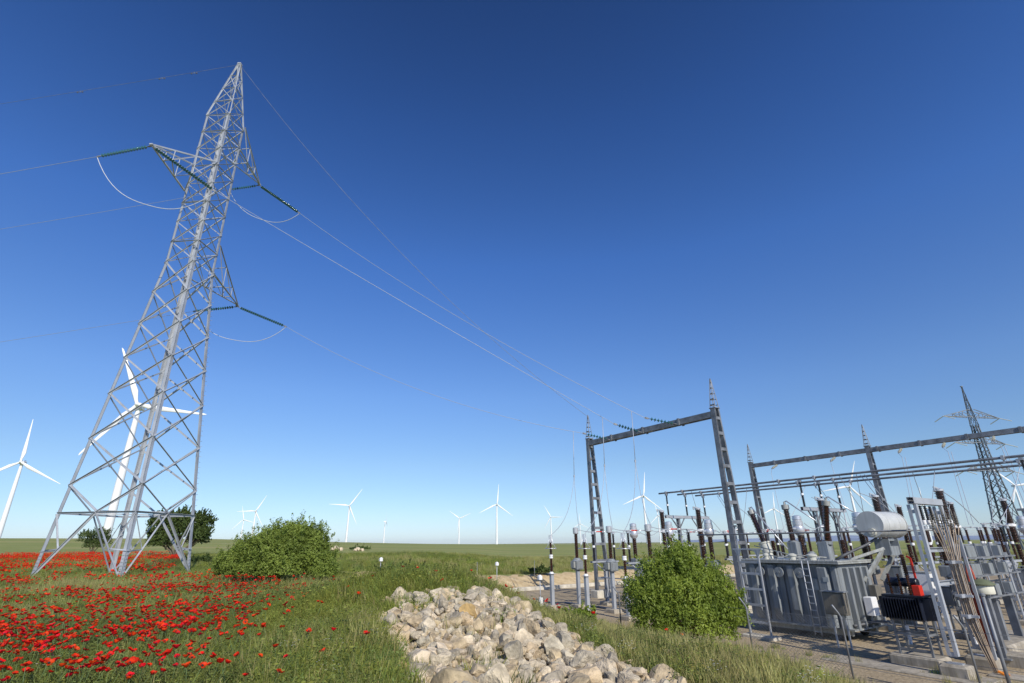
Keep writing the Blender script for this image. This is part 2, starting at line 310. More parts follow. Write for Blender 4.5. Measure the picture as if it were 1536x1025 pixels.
# ------------------------------------------------------------ lattice towers
def lerp(a, b, t): return a+(b-a)*t
def lattice_tower(name, label, cx, cy, z0, phi, r0, zs, rs_, apex, panels, arms, sz, pegs=True, group=None):
    GALV = globals()['GALV'] if sz < 1.2 else GALVD
    """legs i=0..3 at phi+90i; zs/rs_: leg profile heights and radii; panels: heights of bracing nodes (first = waist belt)"""
    th = thing(name, label, 'pylon', (cx, cy, z0), 0, group)
    def R(z): return float(np.interp(z, zs, rs_))
    def P(i, z): a = phi+math.pi/2*i; r = R(z); return Vector((r*math.cos(a), r*math.sin(a), z))
    def nrm(i): a = phi+math.pi/2*i+math.pi/4; return Vector((math.cos(a), math.sin(a), 0))
    s = sz
    for i in range(4):
        mb = MB(); t1 = (P(i-1, 1)-P(i, 1)).normalized(); t2 = (P(i+1, 1)-P(i, 1)).normalized(); t1.z = t2.z = 0
        for k in range(len(zs)-1):
            p, q = P(i, zs[k]), P(i, zs[k+1]); k_ = [1, .85, .7, .55][min(k, 3)]; A = .21*s*k_; T = .028*s
            for t, o in ((t1, t2), (t2, t1)):
                vs = []
                for c in (p, q):
                    vs += [c, c+t*A, c+t*A+o*T, c+o*T]
                mb.add(vs, [(0, 1, 5, 4), (1, 2, 6, 5), (2, 3, 7, 6), (3, 0, 4, 7), (0, 3, 2, 1), (4, 5, 6, 7)])
        if pegs:
            z = 3.2
            while z < zs[-2] and i == 1:
                for dz, t in ((0, t1), (.35, t2)):
                    p = P(i, z+dz); d = -(t1 if t is t2 else t2); mb.tube([p, p+d*.17], .012, 5)
                z += .7
            for z in np.arange(.25, 1.5, .18):
                for t in (t1, t2):
                    for kk in (.35, .7): p = P(i, z)+t*.2*s*kk; mb.box(p-(t1+t2-t)*.012, (.045, .045, .045))
            for z in panels[1:-1:2]:
                p = P(i, z); mb.box(p+(t1+t2)*.02, (.05, .05, .5))
        mb.build('leg', GALV, th)
    # lower frame, one mesh per face
    zw = panels[0]
    for i in range(4):
        mb = MB(); j = (i+1) % 4; n = nrm(i); mid = (P(i, zw)+P(j, zw))/2; aa = .11*s
        mb.angle(P(i, zw), P(j, zw), aa, upv=n)
        for k, sg in ((i, 1), (j, -1)):
            foot = P(k, .15); mb.angle(foot, mid, aa, upv=n, flip=sg)
            lm = P(k, zw*.42); dm = lerp(foot, mid, .42); mb.angle(lm, dm, aa*.6, upv=n)
            mb.angle(dm, P(k, zw*.97), aa*.6, upv=n)
        m2 = (P(j, zw)+P((j+1) % 4, zw))/2; mb.angle(mid, m2, aa*.6, upv=(0, 0, 1))
        mb.build('base_bracing', GALV, th)
    for i in range(4):
        mb = MB(); j = (i+1) % 4; n = nrm(i)
        for k in range(len(panels)-1):
            za, zb = panels[k], panels[k+1]; a_ = (.095 if za < zs[1] else .07)*s
            if k == 0 and pegs:
                c0 = (P(i, za)+P(j, za))/2; mb.angle(c0, P(i, zb), a_, upv=n); mb.angle(c0, P(j, zb), a_, upv=n); continue
            mb.angle(P(i, za), P(j, zb), a_, upv=n); mb.angle(P(j, za)-n*.05*s, P(i, zb)-n*.05*s, a_, upv=n)
            if k % 2 == 1 and za < zs[1]-.1: mb.box((P(i, za)+P(j, zb)+P(j, za)+P(i, zb))/4, (.1*s, .1*s, .16*s))
            if za >= zs[1]-.1 and k % 2 == 0: mb.angle(P(i, za)-n*.02, P(j, za)-n*.02, a_*.9, upv=n)
            if za < zs[1]-.1 and k > 0:
                c = (P(i, za)+P(j, zb)+P(j, za)+P(i, zb))/4
        mb.build('face_bracing', GALV, th)
    # peak
    mb = MB(); zt = panels[-1]; top = Vector((0, 0, apex)); nn = 4
    for i in range(4):
        mb.angle(P(i, zt), top+(P(i, zt)-Vector((0, 0, zt)))*.08, .09*s, upv=nrm(i))
        for k in range(nn):
            ta, tb = k/nn, (k+1)/nn; tp = top+(P(i, zt)-Vector((0, 0, zt)))*.08; tq = top+(P((i+1) % 4, zt)-Vector((0, 0, zt)))*.08
            mb.angle(lerp(P(i, zt), tp, ta), lerp(P((i+1) % 4, zt), tq, tb), .05*s, upv=nrm(i))
            mb.angle(lerp(P((i+1) % 4, zt), tq, ta), lerp(P(i, zt), tp, tb*.98), .05*s, upv=nrm(i))
            mb.angle(lerp(P(i, zt), tp, ta), lerp(P((i+1) % 4, zt), tq, ta), .045*s, upv=nrm(i))
    mb.box(top, (.3*s, .3*s, .12*s)); mb.build('peak', GALV, th)
    tips = []
    for (fi, ln, zt_, zl, zh) in arms:
        mb = MB(); i = fi; j = (fi+1) % 4; n = nrm(i); tip = n*ln+Vector((0, 0, zt_)); tips.append(tip+Vector((cx, cy, z0)))
        lo = [P(i, zl), P(j, zl)]; hi = [P(i, zh), P(j, zh)]; a_ = .1*s
        for p in lo+hi: mb.angle(p, tip, a_, upv=(0, 0, 1))
        for t in (.35, .68):
            q = [lerp(p, tip, t) for p in lo]; h = [lerp(p, tip, t) for p in hi]
            mb.angle(q[0], q[1], a_*.6); mb.angle(h[0], h[1], a_*.5); mb.angle(q[0], h[0], a_*.6); mb.angle(q[1], h[1], a_*.6)
            t0 = t-.34
            mb.angle(lerp(lo[0], tip, t0), q[1], a_*.6); mb.angle(lerp(hi[0], tip, t0+.0), q[0], a_*.6); mb.angle(lerp(hi[1], tip, t0), q[1], a_*.6)
        mb.box(tip, (.22*s, .22*s, .1*s)); mb.build('crossarm', GALV if s > .9 else GALV, th)
    return th, tips
PX, PY = -23.716, 33.657
zz = [3.66, 5.2, 8.0, 10.9, 13.4, 15.9, 18.4, 20.85]
for k in range(8): zz.append(round(20.85+(k+1)*(34.6-20.85)/8, 3))
pyl, tips = lattice_tower('transmission_tower', 'tall grey steel lattice pylon standing among the red poppies', PX, PY, 0, math.radians(-51.13), 0,
    [0, 20.85, 34.6], [3.883, 1.554, 1.407], 41.3, zz, [(3, 5.77, 27.2, 27.05, 29.6), (1, 5.58, 32.76, 32.6, 35.0), (1, 5.9, 20.6, 20.8, 23.4)], 1.0)
tipA, tipB, tipC = tips
fp, ftips = lattice_tower('transmission_tower', 'smaller far lattice pylon with three tiers of arms beyond the switchyard', 115.0, 128.5, -2, math.radians(-20), 0,
    [0, 20, 30], [3.6, 1.5, .9], 40, [4, 8, 11.5, 14.5, 17.2, 20, 22, 24, 26, 28, 30], [], 1.5, pegs=False)
def far_arms():
    for k, (z, ln) in enumerate(((32, 8.6), (25.5, 7.6), (18.8, 7.4))):
        for sg in (1, -1):
            mb = MB(); d = Vector((sg*.98, sg*.2, 0)); r = float(np.interp(z, [0, 20, 30], [3.6, 1.5, .9]))*.7; tip = d*ln+Vector((0, 0, z)); sd = Vector((-.2, .98, 0))
            for q in (1, -1):
                lo = d*r+sd*r*q+Vector((0, 0, z)); hi = d*r+sd*r*q+Vector((0, 0, z+1.9))
                mb.bar(lo, tip, .14); mb.bar(hi, tip, .14)
                for t in (.3, .6): mb.bar(lerp(lo, tip, t), lerp(hi, tip, t), .1); mb.bar(lerp(lo, tip, t-.3), lerp(hi, tip, t), .1)
            mb.build('crossarm', GALVD, fp)
            T = tip+Vector((115.0, 128.5, -2)); 
            for m_ in (1, -1):
                e_ = T+Vector((-.5*m_*1.0, .86*m_, -.5)).normalized()*2.4; mb = MB(); mb.lathe([(.1, 0), (.1, 2.4)], 6, Matrix.Translation(T) @ (e_-T).to_track_quat('Z', 'Y').to_matrix().to_4x4())
                side = 'right' if sg > 0 else 'left'
                o = mb.build('insulator_string', CREAM); tag(o, '%s arm of the %s tier of the far pylon, its %s insulator string' % (side, ['top', 'middle', 'bottom'][k], 'back' if m_ > 0 else 'front'), 'insulator', 'insulator strings of the far pylon')
far_arms()
# ------------------------------------------------------------ insulator strings and conductors
def sag(p, q, s, n=24):
    p, q = Vector(p), Vector(q); return [lerp(p, q, t)-Vector((0, 0, 4*s*t*(1-t))) for t in np.linspace(0, 1, n)]
STR = {}
def string(p, q, label, n=None, group='glass insulator strings of the near pylon', r=.125, pitch=.2, col=None):
    p, q = Vector(p), Vector(q); L = (q-p).length; key = round(L, 1), r
    T = Matrix.Translation(p) @ (q-p).to_track_quat('Z', 'Y').to_matrix().to_4x4()
    o = thing('insulator_string', label, 'insulator', (0, 0, 0), 0, group); o.matrix_world = T
    mb = MB(); f0, f1 = .35, .3; n = int((L-f0-f1)/pitch)
    for k in range(n):
        z = f0+k*(L-f0-f1)/n; mb.lathe([(.03, z), (.05, z+.03), (r*.7, z+.05), (r, z+.09), (r*.96, z+.1), (.04, z+.085), (.03, z+.17)], 10)
    mb.build('discs', col or GREEN_G, o)
    mb = MB(); mb.tube([(0, 0, 0), (0, 0, f0)], .03, 6); mb.box((0, 0, .12), (.12, .03, .2)); mb.build('shackle', GALVD, o)
    mb = MB(); mb.tube([(0, 0, L-f1), (0, 0, L)], .035, 6); mb.box((0, 0, L-.1), (.05, .12, .22)); mb.build('clamp', GALVD, o); return o
def wire(pts, r, label, group=None, m=None, name='power_line', n=5):
    mb = MB(); mb.tube(pts, r, n, caps=False); return tag(mb.build(name, m or WIRE), label, 'wire', group)
def u2(deg): return Vector((math.cos(math.radians(deg)), math.sin(math.radians(deg)), 0))
LD = u2(173.9)
nmA = ['lower left arm', 'upper right arm', 'bottom right arm']
gant = {0: W(5.5, -.15, 8.5), 1: W(8.5, -.15, 8.5), 2: W(2.5, -.15, 8.5)}
RW = .015
gends = {}
for k, (tip, dl, zl, dr, zr, ze, arm) in enumerate(((tipA, 3.9, 26.6, 4.55, 24.0, 25.85, 'left arm'), (tipB, 2.9, 32.45, 4.75, 28.85, 30.3, 'upper right arm'), (tipC, 3.9, 20.3, 4.6, 18.45, 18.6, 'lower right arm'))):
    tip = tip-Vector((0, 0, .1)); L = tip+LD*dl; L.z = zl
    g = gant[k]; v = g-tip; v.z = 0; h = v.length; v.normalize(); R_ = tip+v*dr; R_.z = zr
    string(tip, L, 'teal glass insulator string on the field side of the pylon %s' % arm); string(tip, R_, 'teal glass insulator string on the switchyard side of the pylon %s' % arm)
    far = L+LD*230; far.z = ze-6
    wire(sag(L, far, 4.5, 40), RW, 'conductor running left out of the picture from the pylon %s' % arm, 'conductors leaving the pylon')
    s2 = g-v*2.0; s2.z = g.z+ .45+.1
    gends[k] = (s2, R_, v)
    string(g, s2, 'teal insulator string on the near portal beam, %s' % ['middle of three', 'nearest the tall right column', 'nearest the left column'][k], group='insulator strings on the near portal')
    pts = sag(R_, s2, (.1, .8, 1.2)[k], 36)
    wire(pts, RW, 'conductor from the pylon %s down to the near portal' % arm, 'conductors from pylon to portal'); gends[k] = pts
    # jumper
    J = [L, L-Vector((0, 0, .5))+(R_-L)*.03]; c0 = J[1]
    pts = []
    for t in np.linspace(0, 1, 22):
        p = lerp(L, R_, t); p.z -= (2.5 if k == 0 else 1.9)*(1-abs(2*t-1)**2.6); pts.append(p)
    wire(pts, .024, 'pale jumper loop hanging under the pylon %s' % arm, 'jumper loops of the pylon', JUMP)
for k, (tip, dl, zl, ze, arm) in enumerate(()): pass
E0 = Vector((PX, PY, 41.25)); eL = E0+LD*240; eL.z = 38
wire(sag(E0, eL, 4, 40), .013, 'thin earth wire leaving the pylon peak to the left', 'earth wires of the pylon', GALVD)
eR = W(0, 0, 10.7); wire(sag(E0, eR, 2.2, 40), .013, 'thin earth wire from the pylon peak to the tip of the left portal column', 'earth wires of the pylon', GALVD)
epts = sag(E0, eL, 4, 400)
for k, d_ in enumerate((4.0, 7.5, 15.3)):
    p = min(epts, key=lambda q: abs((q-E0).length-d_)); o = thing('vibration_damper', '%s damper from the pylon peak on the left earth wire' % ORD[k], 'damper', p, math.radians(173.9), 'dampers on the earth wire')
    mb = MB(); mb.tube([(-.22, 0, -.12), (.22, 0, -.12)], .01, 5); mb.box((0, 0, -.05), (.04, .05, .16)); mb.build('clamp', GALVD, o)
    for x_ in (-.24, .24): mb = MB(); mb.box((x_, 0, -.12), (.14, .08, .09), bev=.02); mb.build('weight', DARKS, o)
# ------------------------------------------------------------ wind turbines
def turbine(hub, H, tip, label, ndir=(0, -1), edge=False, R=42.):
    R = 37.5 if 'lattice' in label else R
    r = ray(*hub); t = (H-EYE)/r[2]; hp = Vector((r[0]*t, r[1]*t, H)); zb = -14.
    o = thing('wind_turbine', label, 'wind turbine', (hp.x, hp.y, zb), 0, 'white wind turbines on the horizon')
    n = Vector((ndir[0], ndir[1], 0)).normalized(); sx = Vector((-n.y, n.x, 0))
    hl = Vector((0, 0, H-zb)); tw = hl-n*3.0
    mb = MB(); mb.lathe([(2.3, 0), (2.15, (H-zb)*.35), (1.75, (H-zb)*.7), (1.25, H-zb-1.4)], 20, Matrix.Translation((tw.x, tw.y, 0))); mb.build('tower', TWHITE, o)
    Rm = Matrix((sx, n, Vector((0, 0, 1)))).transposed()
    mb = MB(); mb.box(hl-n*4.6, (3.2, 7.6, 3.3), Rm, bev=.7); mb.box(hl-n*7.4+Vector((0, 0, 2)), (1.2, .5, .9), Rm); mb.build('nacelle', TWHITE, o)
    T = Matrix.Translation(hl) @ n.to_track_quat('Z', 'Y').to_matrix().to_4x4()
    mb = MB(); mb.lathe([(1.35, -1.0), (1.5, 0), (1.3, 1.0), (.8, 1.8), (.15, 2.2)], 14, T); mb.build('hub', WHITE, o)
    q = ray(*tip); eye = Vector((0, 0, EYE)); qv = Vector(q); tt = (hp-eye).dot(n)/qv.dot(n) if abs(qv.dot(n)) > 1e-3 else 1; P = eye+qv*tt-hp
    a0 = math.atan2(P.dot(Vector((0, 0, 1))), P.dot(sx)) if not edge else edge
    mb0 = MB(); secs = [(1.0, 1.9, 1.9, 0), (3, 2.0, 1.7, .1), (8.5, 3.4, .9, .25), (15, 2.7, .6, .15), (26, 1.7, .32, .06), (36, 1.0, .16, .02), (R-.6, .5, .08, 0), (R, .1, .03, 0)]
    for k in range(3):
        a = a0+k*2*math.pi/3; ax = sx*math.cos(a)+Vector((0, 0, 1))*math.sin(a); tg = n.cross(ax)
        vs = []; m_ = 10
        for (d, c, th_, tw_) in secs:
            ce = hl+n*.4+ax*d+tg*(-c*.18 if d > 4 else 0); cd = tg*math.cos(tw_)+n*math.sin(tw_); td = n*math.cos(tw_)-tg*math.sin(tw_)
            for j in range(m_):
                b = 2*math.pi*j/m_; vs.append(ce+cd*c/2*math.cos(b)+td*th_/2*math.sin(b))
        fs = [(i*m_+j, i*m_+(j+1) % m_, (i+1)*m_+(j+1) % m_, (i+1)*m_+j) for i in range(len(secs)-1) for j in range(m_)]
        fs.append(tuple(range((len(secs)-1)*m_, len(secs)*m_)))
        mb = MB(); mb.add(vs, fs, 0, True); mb.build('blade', TWHITE, o)
    return o
TB = [((31.2, 693.2), (47, 639), 'wind turbine at the far left edge of the picture, partly cut off', (.35, -1)),
      ((206.2, 607.3), (184.5, 526), 'largest wind turbine, seen through the lattice of the near pylon', (.3, -1)),
      ((365.4, 779.6), (363.8, 762), 'small turbine just above the left shoulder of the willow bush', (.2, -1)),
      ((383.5, 766.9), (398.6, 745.8), 'turbine rising behind the willow bush, right of its smaller neighbour', (.2, -1)),
      ((524.2, 758.7), (542.5, 735), 'turbine standing right of the willow bush with one blade pointing left', (.2, -1)),
      ((579, 782.5), (576, 771), 'turbine turned edge on, small, in the middle of the left field horizon', (1, .05)),
      ((689, 778), (676, 768), 'turbine with two raised blades in a wide V', (.0, -1)),
      ((745.5, 756.6), (747.8, 728.4), 'tallest turbine in the middle of the horizon, blade straight up', (.15, -1)),
      ((826, 775.8), (844.4, 775.6), 'turbine just behind the leftmost post insulator of the switchyard', (-.15, -1)),
      ((870, 785.6), (868.5, 768.5), 'distant turbine partly behind the leftmost grey boxed instrument transformer', (0, -1)),
      ((965.2, 743.7), (966.4, 714.5), 'turbine seen under the beam of the near portal', (0, -1)),
      ((987.2, 773.7), (982, 757), 'smaller turbine just right of the one under the portal beam', (0, -1)),
      ((1161, 763), (1159.5, 743.7), 'turbine between the tall portal column and the transformer bushings', (-.1, -1)),
      ((1274.3, 730), (1280, 699.7), 'turbine rising behind the white oil tank of the transformer', (-.3, -1)),
      ((1383, 757.6), (1379.5, 734.4), 'turbine peeping over the steel cable frame right of the oil tank', (-.3, -1)),
      ((1522.5, 728.6), (1508, 718), 'turbine at the right edge beside the legs of the far pylon', (-.3, -1))]
for h_, t_, lb, nd in TB: turbine(h_, 80, t_, lb, nd, edge=(math.radians(100) if nd == (1, .05) else False))
# ------------------------------------------------------------ switchyard: portals
def portal(name_label, b, legs, beam, ztop=8.66, spire=2.1, dens=None):
    o = sthing('steel_portal', name_label, 'portal frame', legs[0], b, 'steel portals of the switchyard'); A0 = legs[0]
    h = ztop-ZS
    for a in legs:
        x = a-A0; mb = MB(); y0t, y1t, y0b, y1b = -.17, .17, -.17, .95
        for s_ in (0, 1):
            yb, yt = (y0b, y0t) if s_ == 0 else (y1b, y1t); n = 2
            mb.channel((x, yb, .45), (x, yt, h+.3), .30, .11, .022, (0, 1 if s_ else -1, 0), 1)
            mb.channel((x+.001, yb+(.02 if s_ else -.02), .45), (x+.001, yt+(.02 if s_ else -.02), h+.3), .30, .03, .012, (0, 1 if s_ else -1, 0), 1)
        k = 0; z = 1.2
        while z < h-.2:
            f = z/h; ya, yb = lerp(y0b, y0t, f), lerp(y1b, y1t, f)
            for xo in (-.14, .14): mb.box((x+xo, (ya+yb)/2, z), (.014, yb-ya+.04, .17))
            z += 1.12-.03*k; k += 1
        for zz_ in np.arange(2.6, 5.2, .45): mb.box((x-.17, y0b-.04, zz_), (.05, .07, .07)) if a == legs[0] else None
        mb.build('column', GALVD, o)
        mb = MB(); mb.box((x, 0, h+.35), (.42, .46, .05)); n = 5; ht = spire
        for sx in (-1, 1):
            for sy in (-1, 1): mb.angle((x+sx*.16, sy*.17, h+.37), (x+sx*.012, sy*.012, h+ht), .036, upv=(sx, sy, 0))
        for q in range(n):
            t = (q+.5)/n; r = lerp(.165, .018, t)
            mb.box((x, r, h+.37+t*(ht-.37)), (r*2, .01, .05)); mb.box((x, -r, h+.37+t*(ht-.37)), (r*2, .01, .08)); mb.box((x-r, 0, h+.37+t*(ht-.37)), (.01, r*2, .08))
        mb.box((x, 0, h+ht), (.05, .05, .16)); mb.build('spire', GALVD, o)
        mb = MB(); mb.box((x, y0b, .22), (.75, .6, .5), bev=.04); mb.build('foundation', CONCS, o); mb = MB(); mb.box((x, y1b+.05, .22), (.75, .6, .5), bev=.04); mb.build('foundation', CONCS, o)
    x0, x1 = beam[0]-A0, beam[1]-A0; mb = MB()
    for s_ in (-1, 1): mb.channel((x0, s_*.17, h), (x1, s_*.17, h), .09, .34, .02, (0, 0, 1), s_)
    n = int((x1-x0)/1.0)
    for k in range(n+1):
        x = x0+.1+(x1-x0-.2)*k/n
        for zz_ in (-.14, .14): mb.box((x, 0, h+zz_), (.16, .26, .012))
        if k < n: mb.bar((x, -.12, h-.12), (x+(x1-x0-.2)/n, .12, h-.12), .04, .02)
    mb.build('beam', GALVD, o)
    for xx in np.arange(x0+2.5, x1-1, 3.0):
        mb = MB(); mb.box((xx, -.24, h), (.16, .05, .42)); mb.box((xx, .24, h), (.16, .05, .42)); mb.box((xx, 0, h+.19), (.16, .5, .03)); mb.build('bracket', GALVD, o)
    return o
portal('near steel portal with two ladder columns and the beam holding three teal strings', 0, [0, 11.1], (.05, 11.05))
portal('far steel portal whose long beam runs out of the picture on the right', 22.5, [-1.4, 9.4, 20.3], (-1.35, 29))
# ------------------------------------------------------------ equipment prototypes (origin at ground, x along the bus, y away from the field)
def foot(o, w=.7, d=.7, x=0, y=0, h=.22): mb = MB(); mb.box((x, y, h/2-.02), (w, d, h), bev=.03); mb.build('foundation', CONC, o)
def post(mb, x, y, z0, z1, w=.16): 
    for s_ in (-1, 1): mb.channel((x+s_*w*.5, y, z0), (x+s_*w*.5, y, z1), w, w*.3, .012, (s_, 0, 0))
    for z in np.arange(z0+.3, z1, .55): mb.box((x, y-w*.5-.002, z), (w*1.1, .008, .12)); mb.box((x, y+w*.5+.002, z), (w*1.1, .008, .12))
    mb.box((x, y, z0+.01), (w*2, w*2, .02)); mb.box((x, y, z1), (w*2, w*2, .02))
def solid_post(mb, x, y, z0, z1, w=.18):
    mb.box((x, y, (z0+z1)/2), (w, w, z1-z0-.02), bev=.015); mb.box((x, y, z0+.01), (w*1.9, w*1.9, .02)); mb.box((x, y, z1), (w*1.7, w*1.7, .025))
def arrester(label, a, b):
    o = sthing('surge_arrester', label, 'surge arrester', a, b, 'post insulators with ring in front of the portal')
    mb = MB(); solid_post(mb, 0, 0, .15, 1.82, .2); mb.build('pedestal', GALV, o); foot(o)
    insul(1.86, 2.68, .055, .105, .075).build('insulator', BROWN, o); insul(2.84, 3.55, .055, .105, .075).build('insulator', BROWN, o)
    mb = MB(); mb.lathe([(.12, 2.66), (.12, 2.74), (.08, 2.76), (.12, 2.78), (.12, 2.86)], 12); mb.build('flange', WHITE, o)
    mb = MB(); mb.lathe([(.13, 1.82), (.13, 1.88), (.08, 1.93)], 12); mb.build('base_flange', WHITE, o)
    mb = MB(); pts = [Vector((.34*math.cos(t), .34*math.sin(t), 3.2)) for t in np.linspace(0, 2*math.pi, 25)]; mb.tube(pts, .025, 6)
    for t in (.5, 2.6, 4.7): mb.tube([(.34*math.cos(t), .34*math.sin(t), 3.2), (.12*math.cos(t), .12*math.sin(t), 3.52), (.1*math.cos(t), .1*math.sin(t), 3.95)], .018, 5)
    mb.build('grading_ring', ALU, o)
    mb = MB(); mb.lathe([(.11, 3.53), (.11, 3.62), (.05, 3.66), (.04, 3.88), (.02, 3.9)], 10); mb.build('terminal', ALU, o); return o
arr = arrester('leftmost brown post insulator with thin ring, on a steel pedestal', 3.0, -6.3)
sdup(arr, 'brown ringed post insulator between the two grey boxed transformers', 6.05, -6.3)
sdup(arr, 'brown ringed post insulator just left of the round bush', 9.05, -6.3)
def vt(label, a, b):
    o = sthing('instrument_transformer', label, 'instrument transformer', a, b, 'grey boxed instrument transformers')
    mb = MB(); solid_post(mb, 0, 0, .15, 2.0, .19); mb.build('pedestal', GALV, o); foot(o)
    mb = MB(); mb.box((0, 0, 2.28), (.52, .52, .48), bev=.03); mb.lathe([(.3, 2.5), (.24, 2.56), (.16, 2.66)], 12); mb.box((.27, 0, 2.25), (.03, .34, .34)); mb.lathe([(.1, 2.0), (.2, 2.06)], 10)
    mb.build('tank', TGREY, o)
    mb = MB(); mb.box((0, -.33, 2.3), (.3, .13, .34), bev=.01); mb.build('terminal_box', TGREY2, o)
    insul(2.66, 4.02, .085, .135, .062, 16).build('insulator', BROWN, o)
    mb = MB(); mb.lathe([(.14, 4.0), (.165, 4.02), (.17, 4.32), (.13, 4.36)], 16); mb.build('cap', SILVER, o)
    mb = MB(); mb.bar((0, 0, 4.2), (0, .36, 4.2), .05); mb.build('terminal', ALU, o); return o
v0 = vt('leftmost silver capped instrument transformer with grey box on pedestal', 3.7, -4.9)
sdup(v0, 'silver capped transformer with grey box standing before the left portal column', 6.6, -4.9)
sdup(v0, 'silver capped brown transformer rising behind the left half of the round bush', 9.5, -4.9)
def ds(label, a, b, red=True, L=1.7, zb=2.4, rail=True, zt=4.05, bk=BLACKI, group='disconnector poles'):
    o = sthing('disconnector', label, 'disconnector', a, b, group)
    mb = MB(); post(mb, 0, 0, .15, zb-.1, .15); mb.bar((0, 0, zb-.55), (0, L*.42, zb-.1), .05); mb.bar((0, 0, zb-.55), (0, -L*.42, zb-.1), .05); mb.build('pedestal', GALV, o); foot(o)
    mb = MB(); mb.channel((0, -L/2-.25, zb), (0, L/2+.25, zb), .2, .1, .02, (0, 0, 1)); mb.channel((0, -L/2-.25, zb+.001), (0, L/2+.25, zb+.001), .2, .1, .02, (0, 0, 1), -1); mb.box((0, 0, zb-.02), (.3, .3, .12)); mb.build('base_rail', GALV, o)
    for s_ in (-1, 1):
        y = s_*L/2; m_ = (zb+zt)/2+.05
        for z0, z1 in ((zb+.08, m_-.05), (m_+.05, zt-.06)):
            q = insul(z0, z1, .05, .09, .06, 12, Matrix.Translation((0, y, 0)), MB()); q.build('insulator', bk, o)
        mb = MB(); mb.lathe([(.09, m_-.06), (.09, m_+.06)], 10, Matrix.Translation((0, y, 0))); mb.build('flange', WHITE, o)
        mb = MB(); mb.lathe([(.09, zt-.07), (.09, zt)], 10, Matrix.Translation((0, y, 0))); mb.box((0, y, zt+.05), (.12, .22, .09)); mb.bar((0, y, zt+.06), (0, y+s_*.35, zt+.06), .05); mb.build('terminal', ALU, o)
    y0, y1 = -L/2+.08, L/2-.08; mb = MB(); mb.tube([(0, y0, zt+.08), (0, 0, zt+.085)], .028, 6); mb.tube([(0, 0, zt+.085), (0, y1, zt+.08)], .028, 6); mb.box((0, 0, zt+.085), (.07, .16, .09)); mb.build('blade', ALU, o)
    if red: mb = MB(); mb.tube([(0, y0*.75, zt+.081), (0, y0*.12, zt+.083)], .036, 6); mb.build('red_sleeve', REDP, o)
    return o
d0 = ds('disconnector with red sleeved blade, furthest left, behind the first pedestals', 3.6, -2.6)
sdup(d0, 'disconnector with red sleeved blade framed by the left portal column', 6.6, -2.6)
sdup(d0, 'disconnector with red sleeved blade behind the left shoulder of the bush', 9.5, -2.6)
mb = MB(); oo = sthing('connecting_beam', 'horizontal steel beam joining the pedestals of the red bladed disconnectors', 'steel beam', 3.6, -2.6)
mb.channel((-.3, .12, 2.1), (6.2, .12, 2.1), .1, .16, .02); mb.tube([(-.2, -.2, 1.5), (6.1, -.2, 1.5)], .03, 6); mb.build('beam', GALV, oo)
def ct(label, a, b, H=4.6):
    o = sthing('current_transformer', label, 'current transformer', a, b, 'current transformers with ribbed silver heads'); z = H
    mb = MB(); post(mb, 0, 0, .15, 2.1, .2); mb.build('pedestal', GALV, o); foot(o)
    mb = MB(); mb.box((0, 0, 2.32), (.55, .55, .4), bev=.03); mb.box((.3, 0, 2.3), (.1, .3, .25), bev=.01); mb.build('base_tank', TGREY, o)
    q = insul(2.52, 3.75, .11, .165, .06, 16, None, MB()); q.build('insulator', BROWN, o)
    mb = MB(); mb.lathe([(.17, 3.73), (.19, 3.78), (.255, 3.86), (.265, 3.92), (.265, 4.10), (.25, 4.14), (.22, 4.16), (.22, 4.18), (.235, 4.2), (.235, 4.38), (.20, 4.41), (.20, 4.44), (.215, 4.46), (.205, 4.62), (.08, 4.66)], 18); mb.build('head', SILVER, o)
    mb = MB(); mb.bar((0, -.6, 4.05), (0, -.3, 4.05), .07); mb.build('terminal', ALU, o); mb = MB(); mb.bar((0, .3, 4.05), (0, .6, 4.05), .07); mb.build('terminal', ALU, o); return o
c0 = ct('silver headed current transformer behind the middle of the three blade sets, furthest left', 3.7, 0)
for lb, a, b in (('silver headed current transformer above the crown of the round bush, second from left', 6.67, 0), ('ribbed silver headed current transformer left of the tall portal column', 9.53, 0),
                 ('ribbed silver headed current transformer right of the middle grey bushing turret', 14.6, .2), ('ribbed silver headed current transformer just left of the white oil tank', 17.5, 0),
                 ('silver headed current transformer between oil tank and cable frame, mostly hidden', 20.4, 0), ('silver headed current transformer at the right edge of the picture', 19.5, 14.4)):
    sdup(c0, lb, a, b)
def brk(label, a, b, group='tall brown circuit breaker poles'):
    o = sthing('circuit_breaker', label, 'circuit breaker', a, b, group)
    mb = MB(); post(mb, 0, 0, .15, 2.1, .26); mb.build('pedestal', GALV, o); foot(o, .9, .9)
    mb = MB(); mb.box((0, -.36, 1.6), (.6, .42, .8), bev=.02); mb.box((0, -.58, 1.6), (.46, .02, .62)); mb.build('mechanism_box', TGREY, o)
    insul(2.15, 3.2, .1, .155, .06, 16).build('insulator', BROWN, o); insul(4.05-.8+.02, 4.1, .12, .18, .06, 16).build('insulator', BROWN, o)
    q = insul(4.2, 5.42, .13, .195, .06, 16, None, MB()); q.build('interrupter', BROWN, o)
    mb = MB(); mb.lathe([(.16, 4.05), (.21, 4.1), (.21, 4.2), (.16, 4.25)], 14); mb.bar((0, 0, 4.15), (0, -.5, 4.15), .06); mb.build('middle_flange', WHITE, o)
    mb = MB(); mb.lathe([(.16, 5.4), (.19, 5.42), (.19, 5.5), (.08, 5.54)], 14); mb.bar((0, 0, 5.54), (0, -.42, 5.58), .05); mb.bar((0, -.42, 5.4), (0, -.42, 5.6), .05); mb.build('top_terminal', SILVER, o); return o
b0 = brk('circuit breaker pole furthest left, under the ends of the bus tubes', 3.6, 3.0)
